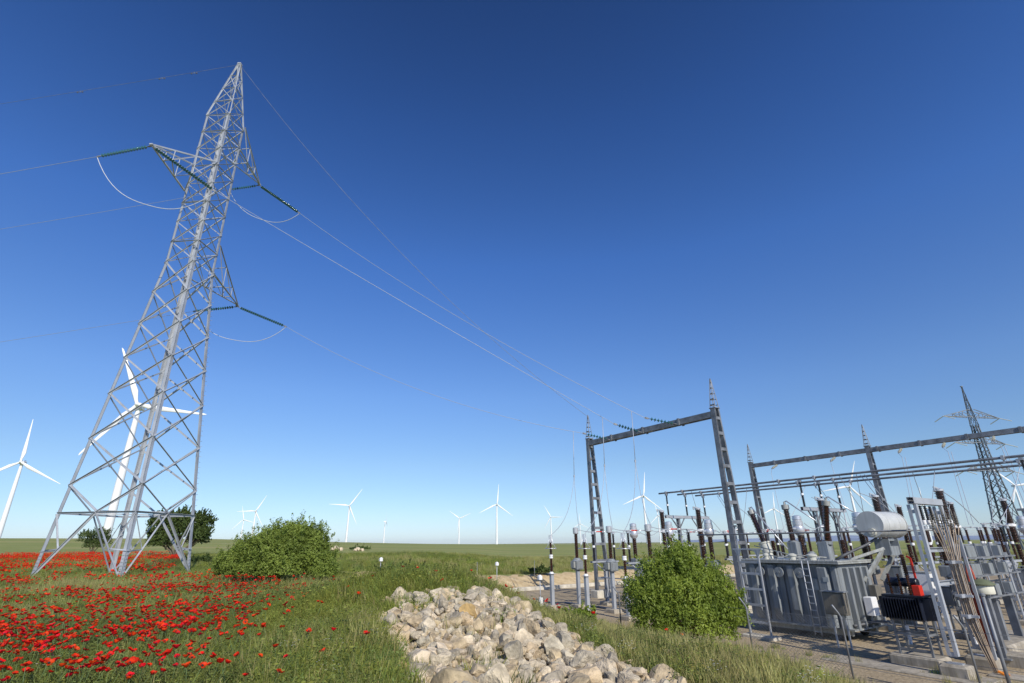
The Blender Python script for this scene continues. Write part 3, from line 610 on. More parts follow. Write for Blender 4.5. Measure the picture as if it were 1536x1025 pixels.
for lb, a, b in (('circuit breaker pole above the top of the round bush', 6.67, 2.95), ('circuit breaker pole seen between the chords of the tall portal column', 9.53, 2.9),
                 ('circuit breaker pole behind the right grey turret bushing of the transformer', 14.82, 2.35), ('circuit breaker pole rising directly behind the white oil tank', 17.24, 2.77),
                 ('tallest looking breaker pole, just right of the top of the cable frame', 20.24, 1.7), ('breaker pole beside the right end of the oil tank, further back', 14.1, 13.2),
                 ('breaker pole right of the cable frame, behind its taller neighbour', 16.9, 13), ('breaker pole in front of the foot of the far pylon', 19.45, 12.6)):
    sdup(b0, lb, a, b)
pd0 = None
for k, (a, b, lb, rd) in enumerate(((3.6, 6.3, 'disconnector below the left ends of the bus tubes', True), (6.6, 6.3, 'disconnector with blade right of the bush top, under the bus tubes', True), (9.5, 6.3, 'disconnector seen through the tall portal column under the bus tubes', True),
        (14.6, 5.9, 'disconnector under the tubes behind the right turret bushing', False), (17.5, 5.9, 'disconnector under the tubes behind the oil tank bracket', False), (20.5, 5.9, 'disconnector under the tubes right of the cable frame', False),
        (14.1, 10.6, 'disconnector beyond the tubes, left of the oil tank', False), (16.9, 10.6, 'disconnector beyond the tubes, right of the oil tank bracket', False), (19.5, 10.6, 'disconnector beyond the tubes, in line with the cable fan', False),
        (3.6, 10.6, 'disconnector beyond the tube ends, left one', True), (6.6, 10.6, 'disconnector beyond the tube ends, seen left of the tall portal column', True), (9.5, 10.6, 'disconnector beyond the tubes right of the tall portal column', True),
        (14.1, 17.6, 'distant disconnector left of the bracket of the oil tank', False), (16.9, 17.6, 'distant disconnector seen just right of the oil tank bracket', False), (19.5, 17.6, 'distant disconnector at the far pylon foot', False),
        (5.0, 15.5, 'distant disconnector left of the leaning transformer bushing', False), (2.2, 15.5, 'distant disconnector seen left of the tall portal column', False), (7.8, 15.5, 'distant disconnector behind the leaning transformer bushing', False),
        (22.6, 10.6, 'disconnector beyond the tubes at the right edge', False), (22.6, 17.6, 'distant disconnector nearest the right edge', False))):
    if rd: sdup(d0, lb, a, b)
    elif pd0 is None: pd0 = ds(lb, a, b, False, 2.0, bk=BROWN)
    else: sdup(pd0, lb, a, b)
for lb, a, b in (('distant disconnector in the back row, right of the cable fan', 18.2, 20.8), ('distant disconnector in the back row before the far pylon', 21.0, 20.8), ('distant disconnector in the back row at the right border', 23.8, 20.8), ('disconnector behind the breakers, right of the rack', 22.4, 14.6), ('disconnector behind the breakers, left of the rack', 16.9, 15.2)): sdup(pd0, lb, a, b)
# more post transformers beyond the bus
for lb, a, b in (('silver capped instrument transformer over the rack, farther back', 22.4, 17.0), ('silver capped instrument transformer behind the rack, far back left', 18.3, 23.2), ('silver capped instrument transformer behind the rack, far back right', 21.2, 23.2), ('distant silver capped instrument transformer left of the oil tank bracket', 14.1, 19.6), ('distant silver capped instrument transformer behind the cable frame', 16.9, 19.6), ('distant silver capped instrument transformer at the far pylon foot', 19.5, 19.6),
                 ('distant silver capped instrument transformer right of the tall portal column', 2.2, 18.6), ('distant silver capped instrument transformer behind the leaning bushing', 5.0, 18.6), ('distant silver capped instrument transformer left of the middle turret bushing', 7.8, 18.6)):
    sdup(v0, lb, a, b)
# ------------------------------------------------------------ bus tubes on their frames
BY = [5.44, 7.55, 9.7]; ZT = 5.12
for k, b in enumerate(BY):
    o = sthing('bus_tube', '%s of the three long grey bus tubes above the switchyard' % ['nearest and topmost', 'middle', 'farthest and lowest'][k], 'bus tube', 1.4, b, 'bus tubes')
    mb = MB(); mb.tube([(x, 0, ZT-ZS) for x in np.linspace(0, 28, 20)], .06, 10); mb.build('tube', GALVD, o)
    for x in (.7, 2.2, 9.6, 11.8, 20.4, 22.6): mb = MB(); mb.box((x, 0, ZT-ZS), (.12, .2, .2)); mb.box((x, 0, ZT-ZS-.16), (.06, .04, .16)); mb.build('clamp', GALV, o)
def busframe(label, a):
    o = sthing('bus_support', label, 'support frame', a, BY[0], 'support frames of the bus tubes'); h = 5.22
    mb = MB(); mb.channel((0, -.35, h), (0, 4.6, h), .16, .2, .02); mb.channel((0, -.35, h+.001), (0, 4.6, h+.001), .16, .2, .02, (0, 0, 1), -1); mb.build('crossbeam', GALV, o)
    for y in (1.0, 3.3): mb = MB(); post(mb, 0, y, .15, h-.12, .18); mb.bar((0, y, h-.9), (0, y-.7, h-.1), .06); mb.bar((0, y, h-.9), (0, y+.7, h-.1), .06); mb.build('column', GALVD, o)
    for y in (0, BY[1]-BY[0], BY[2]-BY[0]):
        T = Matrix.Translation((0, y, 0)); insul(h+.12, h+.78, .05, .09, .06, 12, T, MB()).build('insulator', BLACKI, o); insul(h+.88, h+1.52, .045, .08, .06, 12, T, MB()).build('insulator', BLACKI, o)
        mb = MB(); mb.lathe([(.085, h+.77), (.085, h+.89)], 10, T); mb.build('flange', WHITE, o); mb = MB(); mb.box((0, y, h+1.57), (.16, .16, .12)); mb.build('saddle', GALV, o)
    return o
f0 = busframe('left support frame with three black insulators under the tube ends', 2.1)
sdup(f0, 'middle support frame of the tubes, behind the transformer bushings', 12.3, BY[0]); sdup(f0, 'right support frame of the tubes near the picture edge', 22.4, BY[0])
# ------------------------------------------------------------ power transformer
TA, TBB = 14.4, -4.35
def LT(a, b, z): return Vector((a-TA, b-TBB, z-ZS))
tf = sthing('power_transformer', 'large grey power transformer with fanned brown bushings behind a steel ladder frame', 'transformer', TA, TBB)
TLn, TWd = 3.95, 2.45
mb = MB(); mb.box((TLn/2, TWd/2, 1.54), (TLn, TWd, 2.2), bev=.05)
for x0, w_ in ((.25, .42), (1.08, .42), (1.92, .42)):      # tapered stiffener boxes on the long side
    P = [(x0, 0), (x0+w_, 0), (x0+w_-.06, -.2), (x0+.10, -.2)]; vs = [(x, y, 2.56) for x, y in P]+[(x, y*1, .95) for x, y in P]+[(x, y*.15-.002, .52) for x, y in P]
    mb.add(vs, [(0, 3, 2, 1)][::1]+[(l+i, l+(i+1) % 4, l+4+(i+1) % 4, l+4+i) for l in (0, 4) for i in range(4)]+[(8, 9, 10, 11)])
mb.box((3.42, -.14, 1.5), (.36, .27, 2.05), bev=.03); mb.box((3.80, -.06, 1.5), (.2, .115, 2.1), bev=.02)
for yy in (.25, .75, 1.25, 1.75): mb.box((TLn+.09, yy+.1, 1.45), (.2, .14, 2.1), bev=.02)
mb.build('tank', TGREY, tf)
mb = MB(); mb.box((TLn/2, TWd/2, 2.67), (TLn+.34, TWd+.5, .06)); mb.box((TLn/2, TWd/2, 2.735), (TLn+.3, TWd+.46, .05))
for x in np.arange(.0, TLn+.1, .28):
    mb.lathe([(.03, 2.76), (.03, 2.80)], 6, Matrix.Translation((x, -.18, 0)))
mb.build('lid', TGREY2, tf)
for x in (.9, 1.75, 2.6):
    mb = MB(); mb.tube([(x, -.03, .5), (x, -.03, 2.5)], .018, 6); mb.build('cable_run', DARKS, tf)
mb = MB(); mb.box((3.05, -.1, 1.9), (.26, .12, .4), bev=.01); mb.build('marshalling_box', TGREY2, tf)
mb = MB(); mb.box((3.55, -.285, 2.1), (.2, .012, .16)); mb.build('rating_plate', ALU, tf)
mb = MB(); mb.box((TLn/2, .3, .3), (TLn-.2, .16, .22)); mb.box((TLn/2, TWd-.3, .3), (TLn-.2, .16, .22)); mb.box((TLn/2, TWd/2, .41), (TLn+.3, TWd+.1, .05)); mb.build('skid', TGREY2, tf)
for x in (.6, TLn-.6):
    for y in (.3, TWd-.3):
        mb = MB(); mb.lathe([(.14, -.06), (.17, -.05), (.17, .0), (.14, .01), (.14, .06)], 14, Matrix.Translation((x, y, .16)) @ Matrix.Rotation(math.pi/2, 4, 'X')); mb.build('wheel', DARKS, tf)
for x in (.72, 1.55, 2.4):
    mb = MB(); mb.lathe([(.19, 0), (.19, .05), (.05, .05), (.05, .08)], 18, Matrix.Translation((x+.18, -.28, 2.3)) @ Matrix.Rotation(math.pi/2, 4, 'X')); mb.build('lifting_disc', TGREY, tf)
def bush(bx, tx, zt, kind, lb):
    base = LT(bx, -3.0, .95); top = LT(tx, -3.0, zt); ax = (top-base).normalized(); Lb = (top-base).length
    T = Matrix.Translation(base) @ ax.to_track_quat('Z', 'Y').to_matrix().to_4x4()
    mb = MB()
    if kind == 'round': mb.lathe([(.2, -.05), (.2, .08), (.17, .1), (.17, .2), (.23, .24), (.23, .62), (.26, .64), (.26, .70)], 18, T)
    else: mb.box(base+Vector((0, 0, .33)), (.42, .42, .72), bev=.02); mb.lathe([(.2, .62), (.2, .74)], 16, T)
    t = mb.build('turret', TCREAM if kind == 'round' else TGREY, tf)
    q = insul(.72, Lb-.2, .095, .15, .055, 16, T, MB()); q.build('bushing', BROWN, tf)
    mb = MB(); mb.lathe([(.13, Lb-.22), (.16, Lb-.2), (.16, Lb-.02), (.05, Lb), (.04, Lb+.12)], 14, T); mb.build('bushing_cap', TGREY2, tf)
    return top+ax*.1
t1 = bush(14.85, 14.25, 3.05, 'round', ''); t2 = bush(16.05, 15.97, 3.2, 'box', ''); t3 = bush(17.35, 17.78, 3.25, 'box', '')
for p0, q0 in ((t1, LT(15.9, -3.3, 1.35)), (t2, LT(17.3, -3.2, 2.45)), (t3, LT(18.7, -2.9, 2.75))):
    mb = MB(); mb.tube([p0, p0+Vector((.1, 0, .04)), lerp(p0, q0, .5)+Vector((0, 0, .05)), q0], .028, 7); mb.build('connection_pipe', ALU, tf)
for x in (.35, 1.3, 2.55, 3.4):
    T = Matrix.Translation((x, 1.9, 0)); insul(2.78, 3.5, .07, .12, .06, 12, T, MB()).build('low_bushing', BROWN, tf)
for x, r in ((.95, .1), (2.1, .13), (2.9, .16)): mb = MB(); mb.lathe([(r, 2.76), (r, 2.9), (r*1.3, 2.9), (r*1.3, 2.95), (r*.6, 3.0)], 14, Matrix.Translation((x, .25, 0))); mb.build('valve', TCREAM, tf)
for (p, q) in (((.1, .2, 3.15), (2.6, .3, 2.85)), ((.3, .5, 3.3), (3.3, .6, 2.85))):
    mb = MB(); mb.tube([p, lerp(Vector(p), Vector(q), .5)+Vector((0, 0, -.12)), q], .022, 6); mb.build('oil_pipe', TGREY2, tf)
# conservator
mb = MB(); cy = LT(18.98, -2.42, 2.27); T = Matrix.Translation(cy) @ Matrix.Rotation(-math.pi/2, 4, 'X')
mb.lathe([(.5, 0), (.5, 2.05), (.53, 2.05), (.53, 2.10), (.47, 2.15), (.1, 2.16)], 48, T); [mb.lathe([(.502, z), (.512, z+.005), (.512, z+.04), (.502, z+.045)], 48, T) for z in (.5, 1.45)]; mb.build('conservator', mat('conservator_paint', (.55, .57, .56), .4, 0, .05, 2, streak=.12), tf)
mb = MB(); mb.lathe([(.15, -.14), (.15, -.005)], 20, T @ Matrix.Translation((.05, .3, 0))); mb.lathe([(.08, -.2), (.08, -.14)], 14, T @ Matrix.Translation((.05, .3, 0))); mb.build('oil_gauge', TCREAM, tf)
mb = MB()
for b in (-1.75, -.95): p = LT(18.98, b, 1.45); mb.box(p, (.55, .05, .55)); 
mb.box(LT(18.98, -1.35, 1.28), (.5, .86, .34)); mb.box(LT(18.98, -1.35, 1.68), (.3, .8, .08)); mb.build('saddle', TGREY, tf)
for b, a2, z2 in ((-2.05, 17.9, .9), (-2.05, 18.38, .15), (-.95, 18.38, .15)):
    mb = MB(); p = LT(18.98, b+.35, 1.35); q = LT(a2, b-.55 if b < -2 else b-.2, z2); mb.bar(p, q, .10, .2, (0, 1, 0)); mb.build('bracket_arm', TGREY2, tf)
mb = MB(); mb.tube([LT(18.98, -2.1, 1.75), LT(18.7, -2.5, 1.5), LT(18.2, -3.3, 1.15), LT(17.9, -3.5, .95)], .05, 8); mb.build('oil_pipe', DARKS, tf)
mb = MB(); mb.box(LT(18.75, -3.3, -.62), (.3, .42, .62), bev=.02); mb.build('control_box', WHITE, tf)
mb = MB(); mb.box(LT(18.62, -2.4, -.2), (.25, .5, .5), bev=.01); mb.build('gauge_panel', CABT, tf)
mb = MB(); p = LT(18.5, -4.5, 0)
for x in (17.25, 17.5):
    mb.tube([LT(x, -4.83, -1.6), LT(x, -4.83, .95)], .02, 6)
for z in np.arange(-1.5, .9, .24): mb.bar(LT(17.25, -4.83, z), LT(17.5, -4.83, z), .03)
mb.build('access_ladder', GALV, tf)
mb = MB(); mb.lathe([(.07, 0), (.07, .3)], 10, Matrix.Translation(LT(18.45, -3.9, -1.2))); mb.tube([LT(18.4, -4.2, -1.25), LT(18.6, -2.6, -1.2), LT(18.9, -2.3, -1.25)], .05, 8); mb.build('drain_pipe', DARKS, tf)
# ladder frame with slab, overhead pipe
o = sthing('ladder_frame', 'tall galvanised ladder frame on a concrete slab in front of the transformer', 'ladder frame', 15.34, -6)
for x in (0, .86): mb = MB(); mb.channel((x, 0, .1), (x, 0, 3.15), .07, .05, .01); mb.add([(x-.16, -.03, 3.16), (x+.16, -.03, 3.16), (x+.04, -.03, 2.92), (x-.04, -.03, 2.92), (x-.16, -.018, 3.16), (x+.16, -.018, 3.16), (x+.04, -.018, 2.92), (x-.04, -.018, 2.92)], [(0, 3, 2, 1), (4, 5, 6, 7), (0, 1, 5, 4), (2, 3, 7, 6), (1, 2, 6, 5), (3, 0, 4, 7)]); mb.build('upright', GALV, o)
for z in (.55, 1.15, 1.72, 2.28, 2.7): mb = MB(); mb.box((.43, -.001, z), (.80, .05, .08)); mb.build('rung', GALV, o)
mb = MB(); mb.box((.43, 0, 3.19), (1.3, .07, .05)); mb.build('top_bar', GALV, o)
mb = MB(); mb.box((.43, 0, .04), (1.35, .5, .16), bev=.03); mb.build('slab', CONCS, o)
mb = MB(); mb.bar((0, .03, 3.2), (0, .03, 3.72), .03); mb.build('pipe_post', GALV, o)
o = sthing('overhead_pipe', 'thin horizontal grey pipe crossing in front of bushings and oil tank', 'pipe', 13.4, -6); mb = MB(); mb.tube([(x, 0, 3.76) for x in (0, 2, 4, 6, 8.9)], .028, 7); mb.build('pipe', GALVD, o)
# tan cabinet
o = sthing('control_cabinet', 'flat tan cabinet on two legs before the right end of the transformer', 'cabinet', 18.35, -5.6)
mb = MB(); mb.box((.3, 0, 1.40), (.72, .3, .72), bev=.015); mb.box((.3, -.165, 1.40), (.64, .02, .64)); mb.build('box', CABT, o); mb = MB(); mb.box((.3, 0, 1.78), (.8, .38, .03)); mb.build('roof', TGREY, o)
for x in (.08, .52): mb = MB(); mb.box((x, 0, .52), (.05, .05, 1.06)); mb.build('leg', GALV, o)
# auxiliary transformer
o = sthing('auxiliary_transformer', 'dark navy finned transformer on an open steel stand beside the cable frame', 'transformer', 21.35, -6.6)
mb = MB(); mb.box((0, 0, 1.55), (.95, .55, .62)); mb.box((0, 0, 1.89), (1.1, .7, .05)); mb.build('tank', NAVY, o)
mb = MB()
for x in np.arange(-.5, .51, .075):
    for s_ in (-1, 1): mb.box((x, s_*.37, 1.55), (.018, .2, .58))
for y in np.arange(-.26, .27, .075):
    for s_ in (-1, 1): mb.box((s_*.58, y, 1.55), (.2, .018, .58))
mb.build('fins', NAVY, o)
mb = MB(); mb.lathe([(.11, -.42), (.13, -.4), (.13, .4), (.11, .42)], 18, Matrix.Translation((-.05, .1, 2.25)) @ Matrix.Rotation(math.pi/2, 4, 'Y')); mb.build('oil_drum', NAVY, o)
mb = MB(); mb.box((.38, -.08, 2.05), (.2, .24, .28), bev=.01); mb.build('red_box', REDP, o)
for x in (-.3, -.02, .22): insul(1.92, 2.5, .03, .06, .05, 10, Matrix.Translation((x, -.18, 0)), MB()).build('bushing', BROWN, o)
insul(1.92, 3.05, .05, .085, .055, 12, Matrix.Translation((.05, .28, 0)), MB()).build('tall_bushing', BROWN, o)
mb = MB(); mb.bar((.3, .2, 1.92), (.3, .2, 2.95), .05); mb.bar((.3, .2, 2.95), (.2, .2, 3.0), .05); mb.build('red_rod', REDP, o)
for x in (-.42, .42):
    for y in (-.3, .3): mb = MB(); mb.bar((x, y, .3), (x, y, 1.24), .06); mb.build('leg', GALVD, o)
mb = MB()
for y in (-.3, .3):
    for z in (.45, .85): mb.bar((-.42, y, z), (.42, y, z), .03, .06)
for x in (-.42, .42): mb.bar((x, -.3, .85), (x, .3, .85), .03, .06)
mb.build('braces', GALVD, o); mb = MB(); mb.box((0, 0, 1.25), (.95, .7, .05)); mb.build('deck', DARKS, o)
mb = MB(); mb.box((-.05, -.05, .13), (1.35, .8, .34), bev=.05); mb.build('foundation', CONC, o)
# cable frame
o = sthing('steel_gantry', 'tall galvanised ladder columned frame on blocks at the right front', 'steel frame', 22.5, -7.5)
def ladcol(x, y, top):
    mb = MB()
    for s_ in (-1, 1): mb.box((x+s_*.1, y, (top+.35)/2+.17), (.05, .12, top-.35)); mb.box((x+s_*.082, y-.062, (top+.35)/2+.17), (.085, .008, top-.35))
    for z in np.arange(.55, top, .62): mb.box((x, y-.004, z), (.16, .1, .1))
    mb.box((x, y, .34), (.36, .2, .03)); mb.build('column', GALV, o)
    mb = MB(); mb.box((x, y, .12), (.72, .55, .42), bev=.06); mb.build('block', CONC, o)
ladcol(0, 0, 4.3); ladcol(0, 1.85, 4.3)
mb = MB(); mb.channel((0, -.12, 4.58), (0, 2.0, 4.58), .12, .2, .015); mb.channel((.1, -.12, 4.58), (.1, 2.0, 4.58), .04, .18, .012, (0, 0, 1), -1); mb.build('top_beam', GALV, o)
for z in (3.2, 2.3): mb = MB(); mb.channel((0, .1, z), (0, 1.8, z), .08, .13, .015); mb.build('middle_beam', GALV, o)
for y in (.45, .8, 1.15):
    T = Matrix.Translation((.02, y, 0)); insul(4.02, 4.45, .03, .055, .05, 10, T, MB()).build('insulator', BLACKI, o)
    mb = MB(); mb.lathe([(.05, 3.9), (.06, 3.92), (.06, 4.03)], 10, T); mb.build('insulator_end', WHITE, o)
# cables
o = sthing('cable_bundle', 'bundle of brown power cables fanning out at the top, held by pale clamps', 'cables', 22.75, -6.3)
heads = []
for k in range(9):
    g_, j_ = divmod(k, 3); x0 = (g_-1)*.105+(j_-1)*.03; y0 = (j_-1)*.03; hx = (k-4)*.03; hy = (k-4)*.15+.1; hz = 3.75+.18*((k*5) % 3)/2
    mb = MB(); bot = Vector((.25+x0*.3, -.1+y0*.5, .02))
    pts = [bot, Vector((.08+x0*.7, y0, .8)), Vector((x0, y0, 1.4)), Vector((x0, y0, 2.0)), Vector((x0, y0, 2.85)), Vector((hx*.5+x0*.4, hy*.5, 3.35)), Vector((hx, hy, hz))]
    q = []
    for i in range(len(pts)-1):
        for t in (0, .5): q.append(lerp(pts[i], pts[i+1], t))
    q.append(pts[-1]); mb.tube(q, .0145, 6); mb.build('cable', CABB, o)
    mb = MB(); pr = [(.018, 0)]
    for i in range(4): pr += [(.02, .02+i*.07), (.045, .045+i*.07), (.02, .06+i*.07)]
    pr += [(.02, .36), (.01, .45)]; mb.lathe(pr, 8, Matrix.Translation(pts[-1])); mb.build('cable_end', CABT, o)
for z, w_ in ((2.85, .75), (1.95, .75), (1.42, .7)): mb = MB(); mb.box((0, .06, z), (.06, w_, .09)); mb.box((0, -.06, z), (.42, .05, .07)); mb.build('clamp', GALV, o)
mb = MB(); mb.bar((.12, .5, .3), (.12, .5, 3.6), .07); mb.build('back_post', GALV, o)
o = sthing('red_conduits', 'three red vertical conduits rising from a concrete block behind the cable bundle', 'conduit', 22.5, -4.6)
for k in range(3): mb = MB(); mb.tube([((k-1)*.1, 0, .3), ((k-1)*.1, 0, 1.5), ((k-1)*.07-.03, .05, 2.5), (-.1-(k-1)*.03, .25, 2.95)], .036, 8); mb.build('conduit', REDC, o)
mb = MB(); mb.box((.1, .1, .14), (1.5, .62, .42), bev=.06); mb.build('block', CONC, o)
o = sthing('vent_post', 'thick steel post topped by a cream mushroom cap beside the red conduits', 'post', 22.75, -4.75)
mb = MB(); mb.box((0, 0, 1.05), (.17, .17, 1.75)); mb.box((0, .0, .2), (.4, .4, .04)); mb.build('post', GALVD, o)
mb = MB(); mb.lathe([(.26, 1.92), (.27, 1.94), (.27, 2.14), (.25, 2.17)], 24); mb.build('cap', CREAM, o); mb = MB(); mb.lathe([(.33, 2.171), (.33, 2.2), (.2, 2.3), (.03, 2.34)], 24); mb.build('lid', OLIVE, o)
o = sthing('orange_tape', 'scrap of orange tape at the foot of the cable bundle', 'tape', 23.15, -6.55); mb = MB(); mb.box((0, 0, .11), (.16, .1, .05), Matrix.Rotation(.4, 3, 'Y'), bev=.01); mb.box((.08, .06, .10), (.1, .14, .03), Matrix.Rotation(-.5, 3, 'X')); mb.build('tape', ORANGE, o)
# capacitor / cubicle rack
o = sthing('equipment_rack', 'three tier rack of grey boxes on thick columns at the right', 'equipment rack', 22.1, -4.0)
for y in (1.15, 1.9, 3.3): mb = MB(); mb.box((0, y, .9), (.22, .2, 1.5)); mb.box((0, y, 1.67), (.34, .34, .03)); mb.build('column', GALVD, o)
mb = MB(); mb.box((0, 2.1, .16), (.9, 2.9, .4), bev=.06); mb.build('foundation', CONC, o)
for i, z in enumerate((1.9, 2.55, 3.1)):
    mb = MB(); mb.bar((-.1, -.3, z-.2), (-.1, 4.4, z-.2), .09, .06); mb.bar((.3, -.3, z-.2), (.3, 4.4, z-.2), .05, .05); mb.bar((-.1, -.3, z+.2), (-.1, 4.4, z+.2), .03, .05); mb.build('shelf', GALVD, o)
    for y in (.35, 1.7, 3.1):
        mb = MB(); mb.box((.1, y, z), (.42, .36 if y > .5 else .7, .34), bev=.015); b_ = mb.build('box', TGREY, o)
        mb = MB(); mb.lathe([(.05, 0), (.07, .02), (.04, .05), (.07, .08), (.04, .11), (.04, .2)], 10, Matrix.Translation((.1, y+.38, z)) @ Matrix.Rotation(-math.pi/2, 4, 'X')); mb.build('terminal', WHITE, o)
for y in (-.2, 1.0, 2.4, 4.2): mb = MB(); mb.bar((.22, y, 1.68), (.22, y, 3.35), .05); mb.build('upright', GALVD, o)
# second rack and cabinets in the middle distance
def cabinet(label, a, b, w_, d_, h0, h1, m=TGREY, rz=0):
    o = sthing('steel_cabinet', label, 'cabinet', a, b, 'grey cabinets between transformer and cable frame', rz=rz); mb = MB(); mb.box((0, 0, (h0+h1)/2), (w_, d_, h1-h0), bev=.02); mb.box((0, -d_/2-.012, (h0+h1)/2), (w_*.86, .02, (h1-h0)*.9)); mb.build('box', m, o)
    mb = MB(); mb.box((0, 0, h1+.02), (w_*1.1, d_*1.15, .035)); mb.build('roof', TGREY2, o)
    for x in (-.3, .3): mb = MB(); mb.box((x*w_, 0, h0/2), (.07, .07, h0)); mb.build('leg', GALVD, o)
cabinet('grey cabinet on legs right of the conservator bracket', 18.6, -.2, .6, .5, 1.7, 2.45); cabinet('wider grey cabinet above the navy transformer', 19.9, -1.5, .7, .45, 1.5, 2.3, WHITE)
cabinet('small grey cabinet behind the cable frame columns', 20.9, .4, .5, .4, 1.4, 2.1); cabinet('low grey cabinet behind the transformer foot', 19.4, 2.2, .6, .45, .9, 1.6)
# kerbs, trench covers and loose blocks
def slab(label, a, b, w_, d_, h_=.14, nm='concrete_slab', cat='concrete slab', m=None): 
    o = sthing(nm, label, cat, a, b, z=ZS-.02); o2 = o; mb = MB(); mb.box((0, 0, h_/2), (w_, d_, h_), bev=.03); mb.build('slab', m or CONC, o); return o
slab('long pale kerb along the foot of the sand bank', -7.9, 14, .3, 52, .28, 'kerb', 'kerb', CONCS)
slab('pale cable trench cover at the right edge, nearer one', 21.5, 6.0, 1.1, 9, .1, 'trench_cover', 'trench cover'); slab('pale cable trench cover running crosswise behind the racks', 24.5, 2.4, 9, .9, .11, 'trench_cover', 'trench cover')
slab('narrow trench cover left of the portal', -1.5, 3.6, 10, .5, .12, 'trench_cover', 'trench cover'); slab('flat slab under the blocks beside the cable frame', 21.2, -7.6, 4.2, 1.0, .07)
slab('small flat slab behind the cable frame block', 23.3, -6.4, .9, .6, .08)
for k, (a, b, lb) in enumerate(((19.6, -2.9, 'short white stake right of the transformer foot'), (21.9, -4.0, 'short white stake right of the cable frame column'), (18.8, 1.6, 'short white stake behind the navy transformer'), (16.5, 7.6, 'short white stake far back under the bus tubes'))):
    o = sthing('marker_stake', lb, 'stake', a, b, 'short white stakes in the gravel'); mb = MB(); mb.box((0, 0, .28), (.09, .09, .6), bev=.01); mb.build('stake', WHITE, o)
for k, (a, b, w_, d_, lb) in enumerate(((18.6, 4.4, 1.4, .6, 'low concrete block behind the transformer'), (20.6, 8.4, 1.2, .8, 'low concrete block under the far breakers'), (23.0, 5.0, 1.6, .7, 'low concrete block right of the equipment rack'), (12.2, -1.5, 1.0, .6, 'low concrete block left of the transformer'))):
    slab(lb, a, b, w_, d_, .24, 'concrete_block', 'concrete block', CONCS)
for k, (a, b, L_, lb) in enumerate(((11.6, 1.4, 11, 'thin grey conduit running along the gravel behind the transformer'), (1.2, -4.0, 12.5, 'thin grey conduit running along the gravel under the pedestals'))):
    o = sthing('ground_conduit', lb, 'conduit', a, b); mb = MB(); mb.tube([(x, .03*math.sin(x*2), .05) for x in np.linspace(0, L_, 14)], .04, 7); mb.build('conduit', GALVD, o)
# tall slim lightning rods and lamp poles
for k, (a, b, h_, lb) in enumerate(((13.0, 8.4, 5.2, 'slim grey pole left of the bus support frame'), (23.4, -1.0, 4.4, 'slim grey pole at the right edge of the rack'), (11.9, -1.0, 4.2, 'slim grey pole right of the tall portal column'))):
    o = sthing('slim_pole', lb, 'pole', a, b, 'slim poles of the switchyard'); mb = MB(); mb.tube([(0, 0, 0), (0, 0, h_*.6), (0, 0, h_)], [.05, .045, .03], 8); mb.build('pole', GALV, o); mb = MB(); mb.box((0, 0, h_+.03), (.3, .12, .08), bev=.01); mb.build('head', TGREY, o)
# small white head posts
for k, (a, b, h_, lb) in enumerate(((1.91, -6.36, 1.45, 'white box on a thin post left of the first pedestal'), (-9.2, -2.5, 1.55, 'white box on a thin post near the end of the sand bank'), (-11.2, -11.5, .7, 'small white topped post beyond the grassy mound'))):
    p = xy(a, b); zg = float(HT(p[0], p[1])); o = thing('marker_post', lb, 'post', (p[0], p[1], zg), RS, 'white headed marker posts')
    mb = MB(); mb.tube([(0, 0, 0), (0, 0, h_)], .025, 8); mb.build('post', GALV, o); mb = MB(); mb.box((0, 0, h_+.12), (.24, .24, .22), bev=.03); mb.box((0, 0, h_+.25), (.12, .12, .05)); mb.build('head', WHITE, o)
mb = MB(); mb.lathe([(.13, 0), (.12, .5), (.1, .52)], 12); q = sthing('concrete_stub', 'short white stub under the leftmost white box post', 'bollard', 1.95, -6.36); mb.build('stub', WHITE, q)
# ------------------------------------------------------------ fence
def fpost(label, a, b, h_, arm=True, r=.026):
    p = xy(a, b); zg = float(HT(p[0], p[1])); o = thing('fence_post', label, 'fence post', (p[0], p[1], zg), RS, 'thin grey fence posts'); mb = MB()
    mb.tube([(0, 0, -.1), (0, 0, h_)]+([(-.02, -.04, h_+.08), (-.06, -.22, h_+.3)] if arm else []), r, 8); mb.build('post', GALVD, o); mb = MB(); mb.lathe([(r*1.5, h_-.05), (r*1.5, h_-.01)], 8); mb.build('collar', GALVD, o); return Vector((p[0], p[1], zg)), h_
FP = []
for k, (a, h_) in enumerate(((12.2, 1.5), (15.1, 1.5), (18.0, 1.5), (20.93, 1.5), (23.75, 1.5), (26.5, 1.5))):
    FP.append(fpost('front fence post %s' % ['just left of the round bush', 'behind the round bush', 'in front of the transformer ladder', 'with bent arm in front of the tan cabinet', 'with bent arm in front of the cable bundle', 'beyond the right edge'][k], a, -9.9, h_))
fpost('thickest straight post in the lower right corner', 24.31, -9.95, 2.3, False, .04)
BPo = []
for k, b in enumerate((-4.5, 1.0, 6.5, 12.0, 17.5)): BPo.append(fpost('thin post on the sand bank, %s from the left' % ORD[k], -8.9, b, 2.0, False, .018))
for k, z in enumerate((.25, .6, .95, 1.3, 1.48)):
    for (p, h), (q, h2) in list(zip(FP[:-1], FP[1:]))[:0]: pass
def fwires(P, zs, label, name='fence_wire'):
    o = thing(name, label, 'fence wire', P[0][0]); mb = MB(); L0 = P[0][0]
    for z in zs:
        w_ = MB(); w_.tube([p-L0+Vector((0, 0, z)) for p, h in P], .005, 4); w_.build('wire', GALVD, o)
    return o
fwires(FP, (.3, .75, 1.2, 1.45), 'strands of fence wire in front of the transformer')
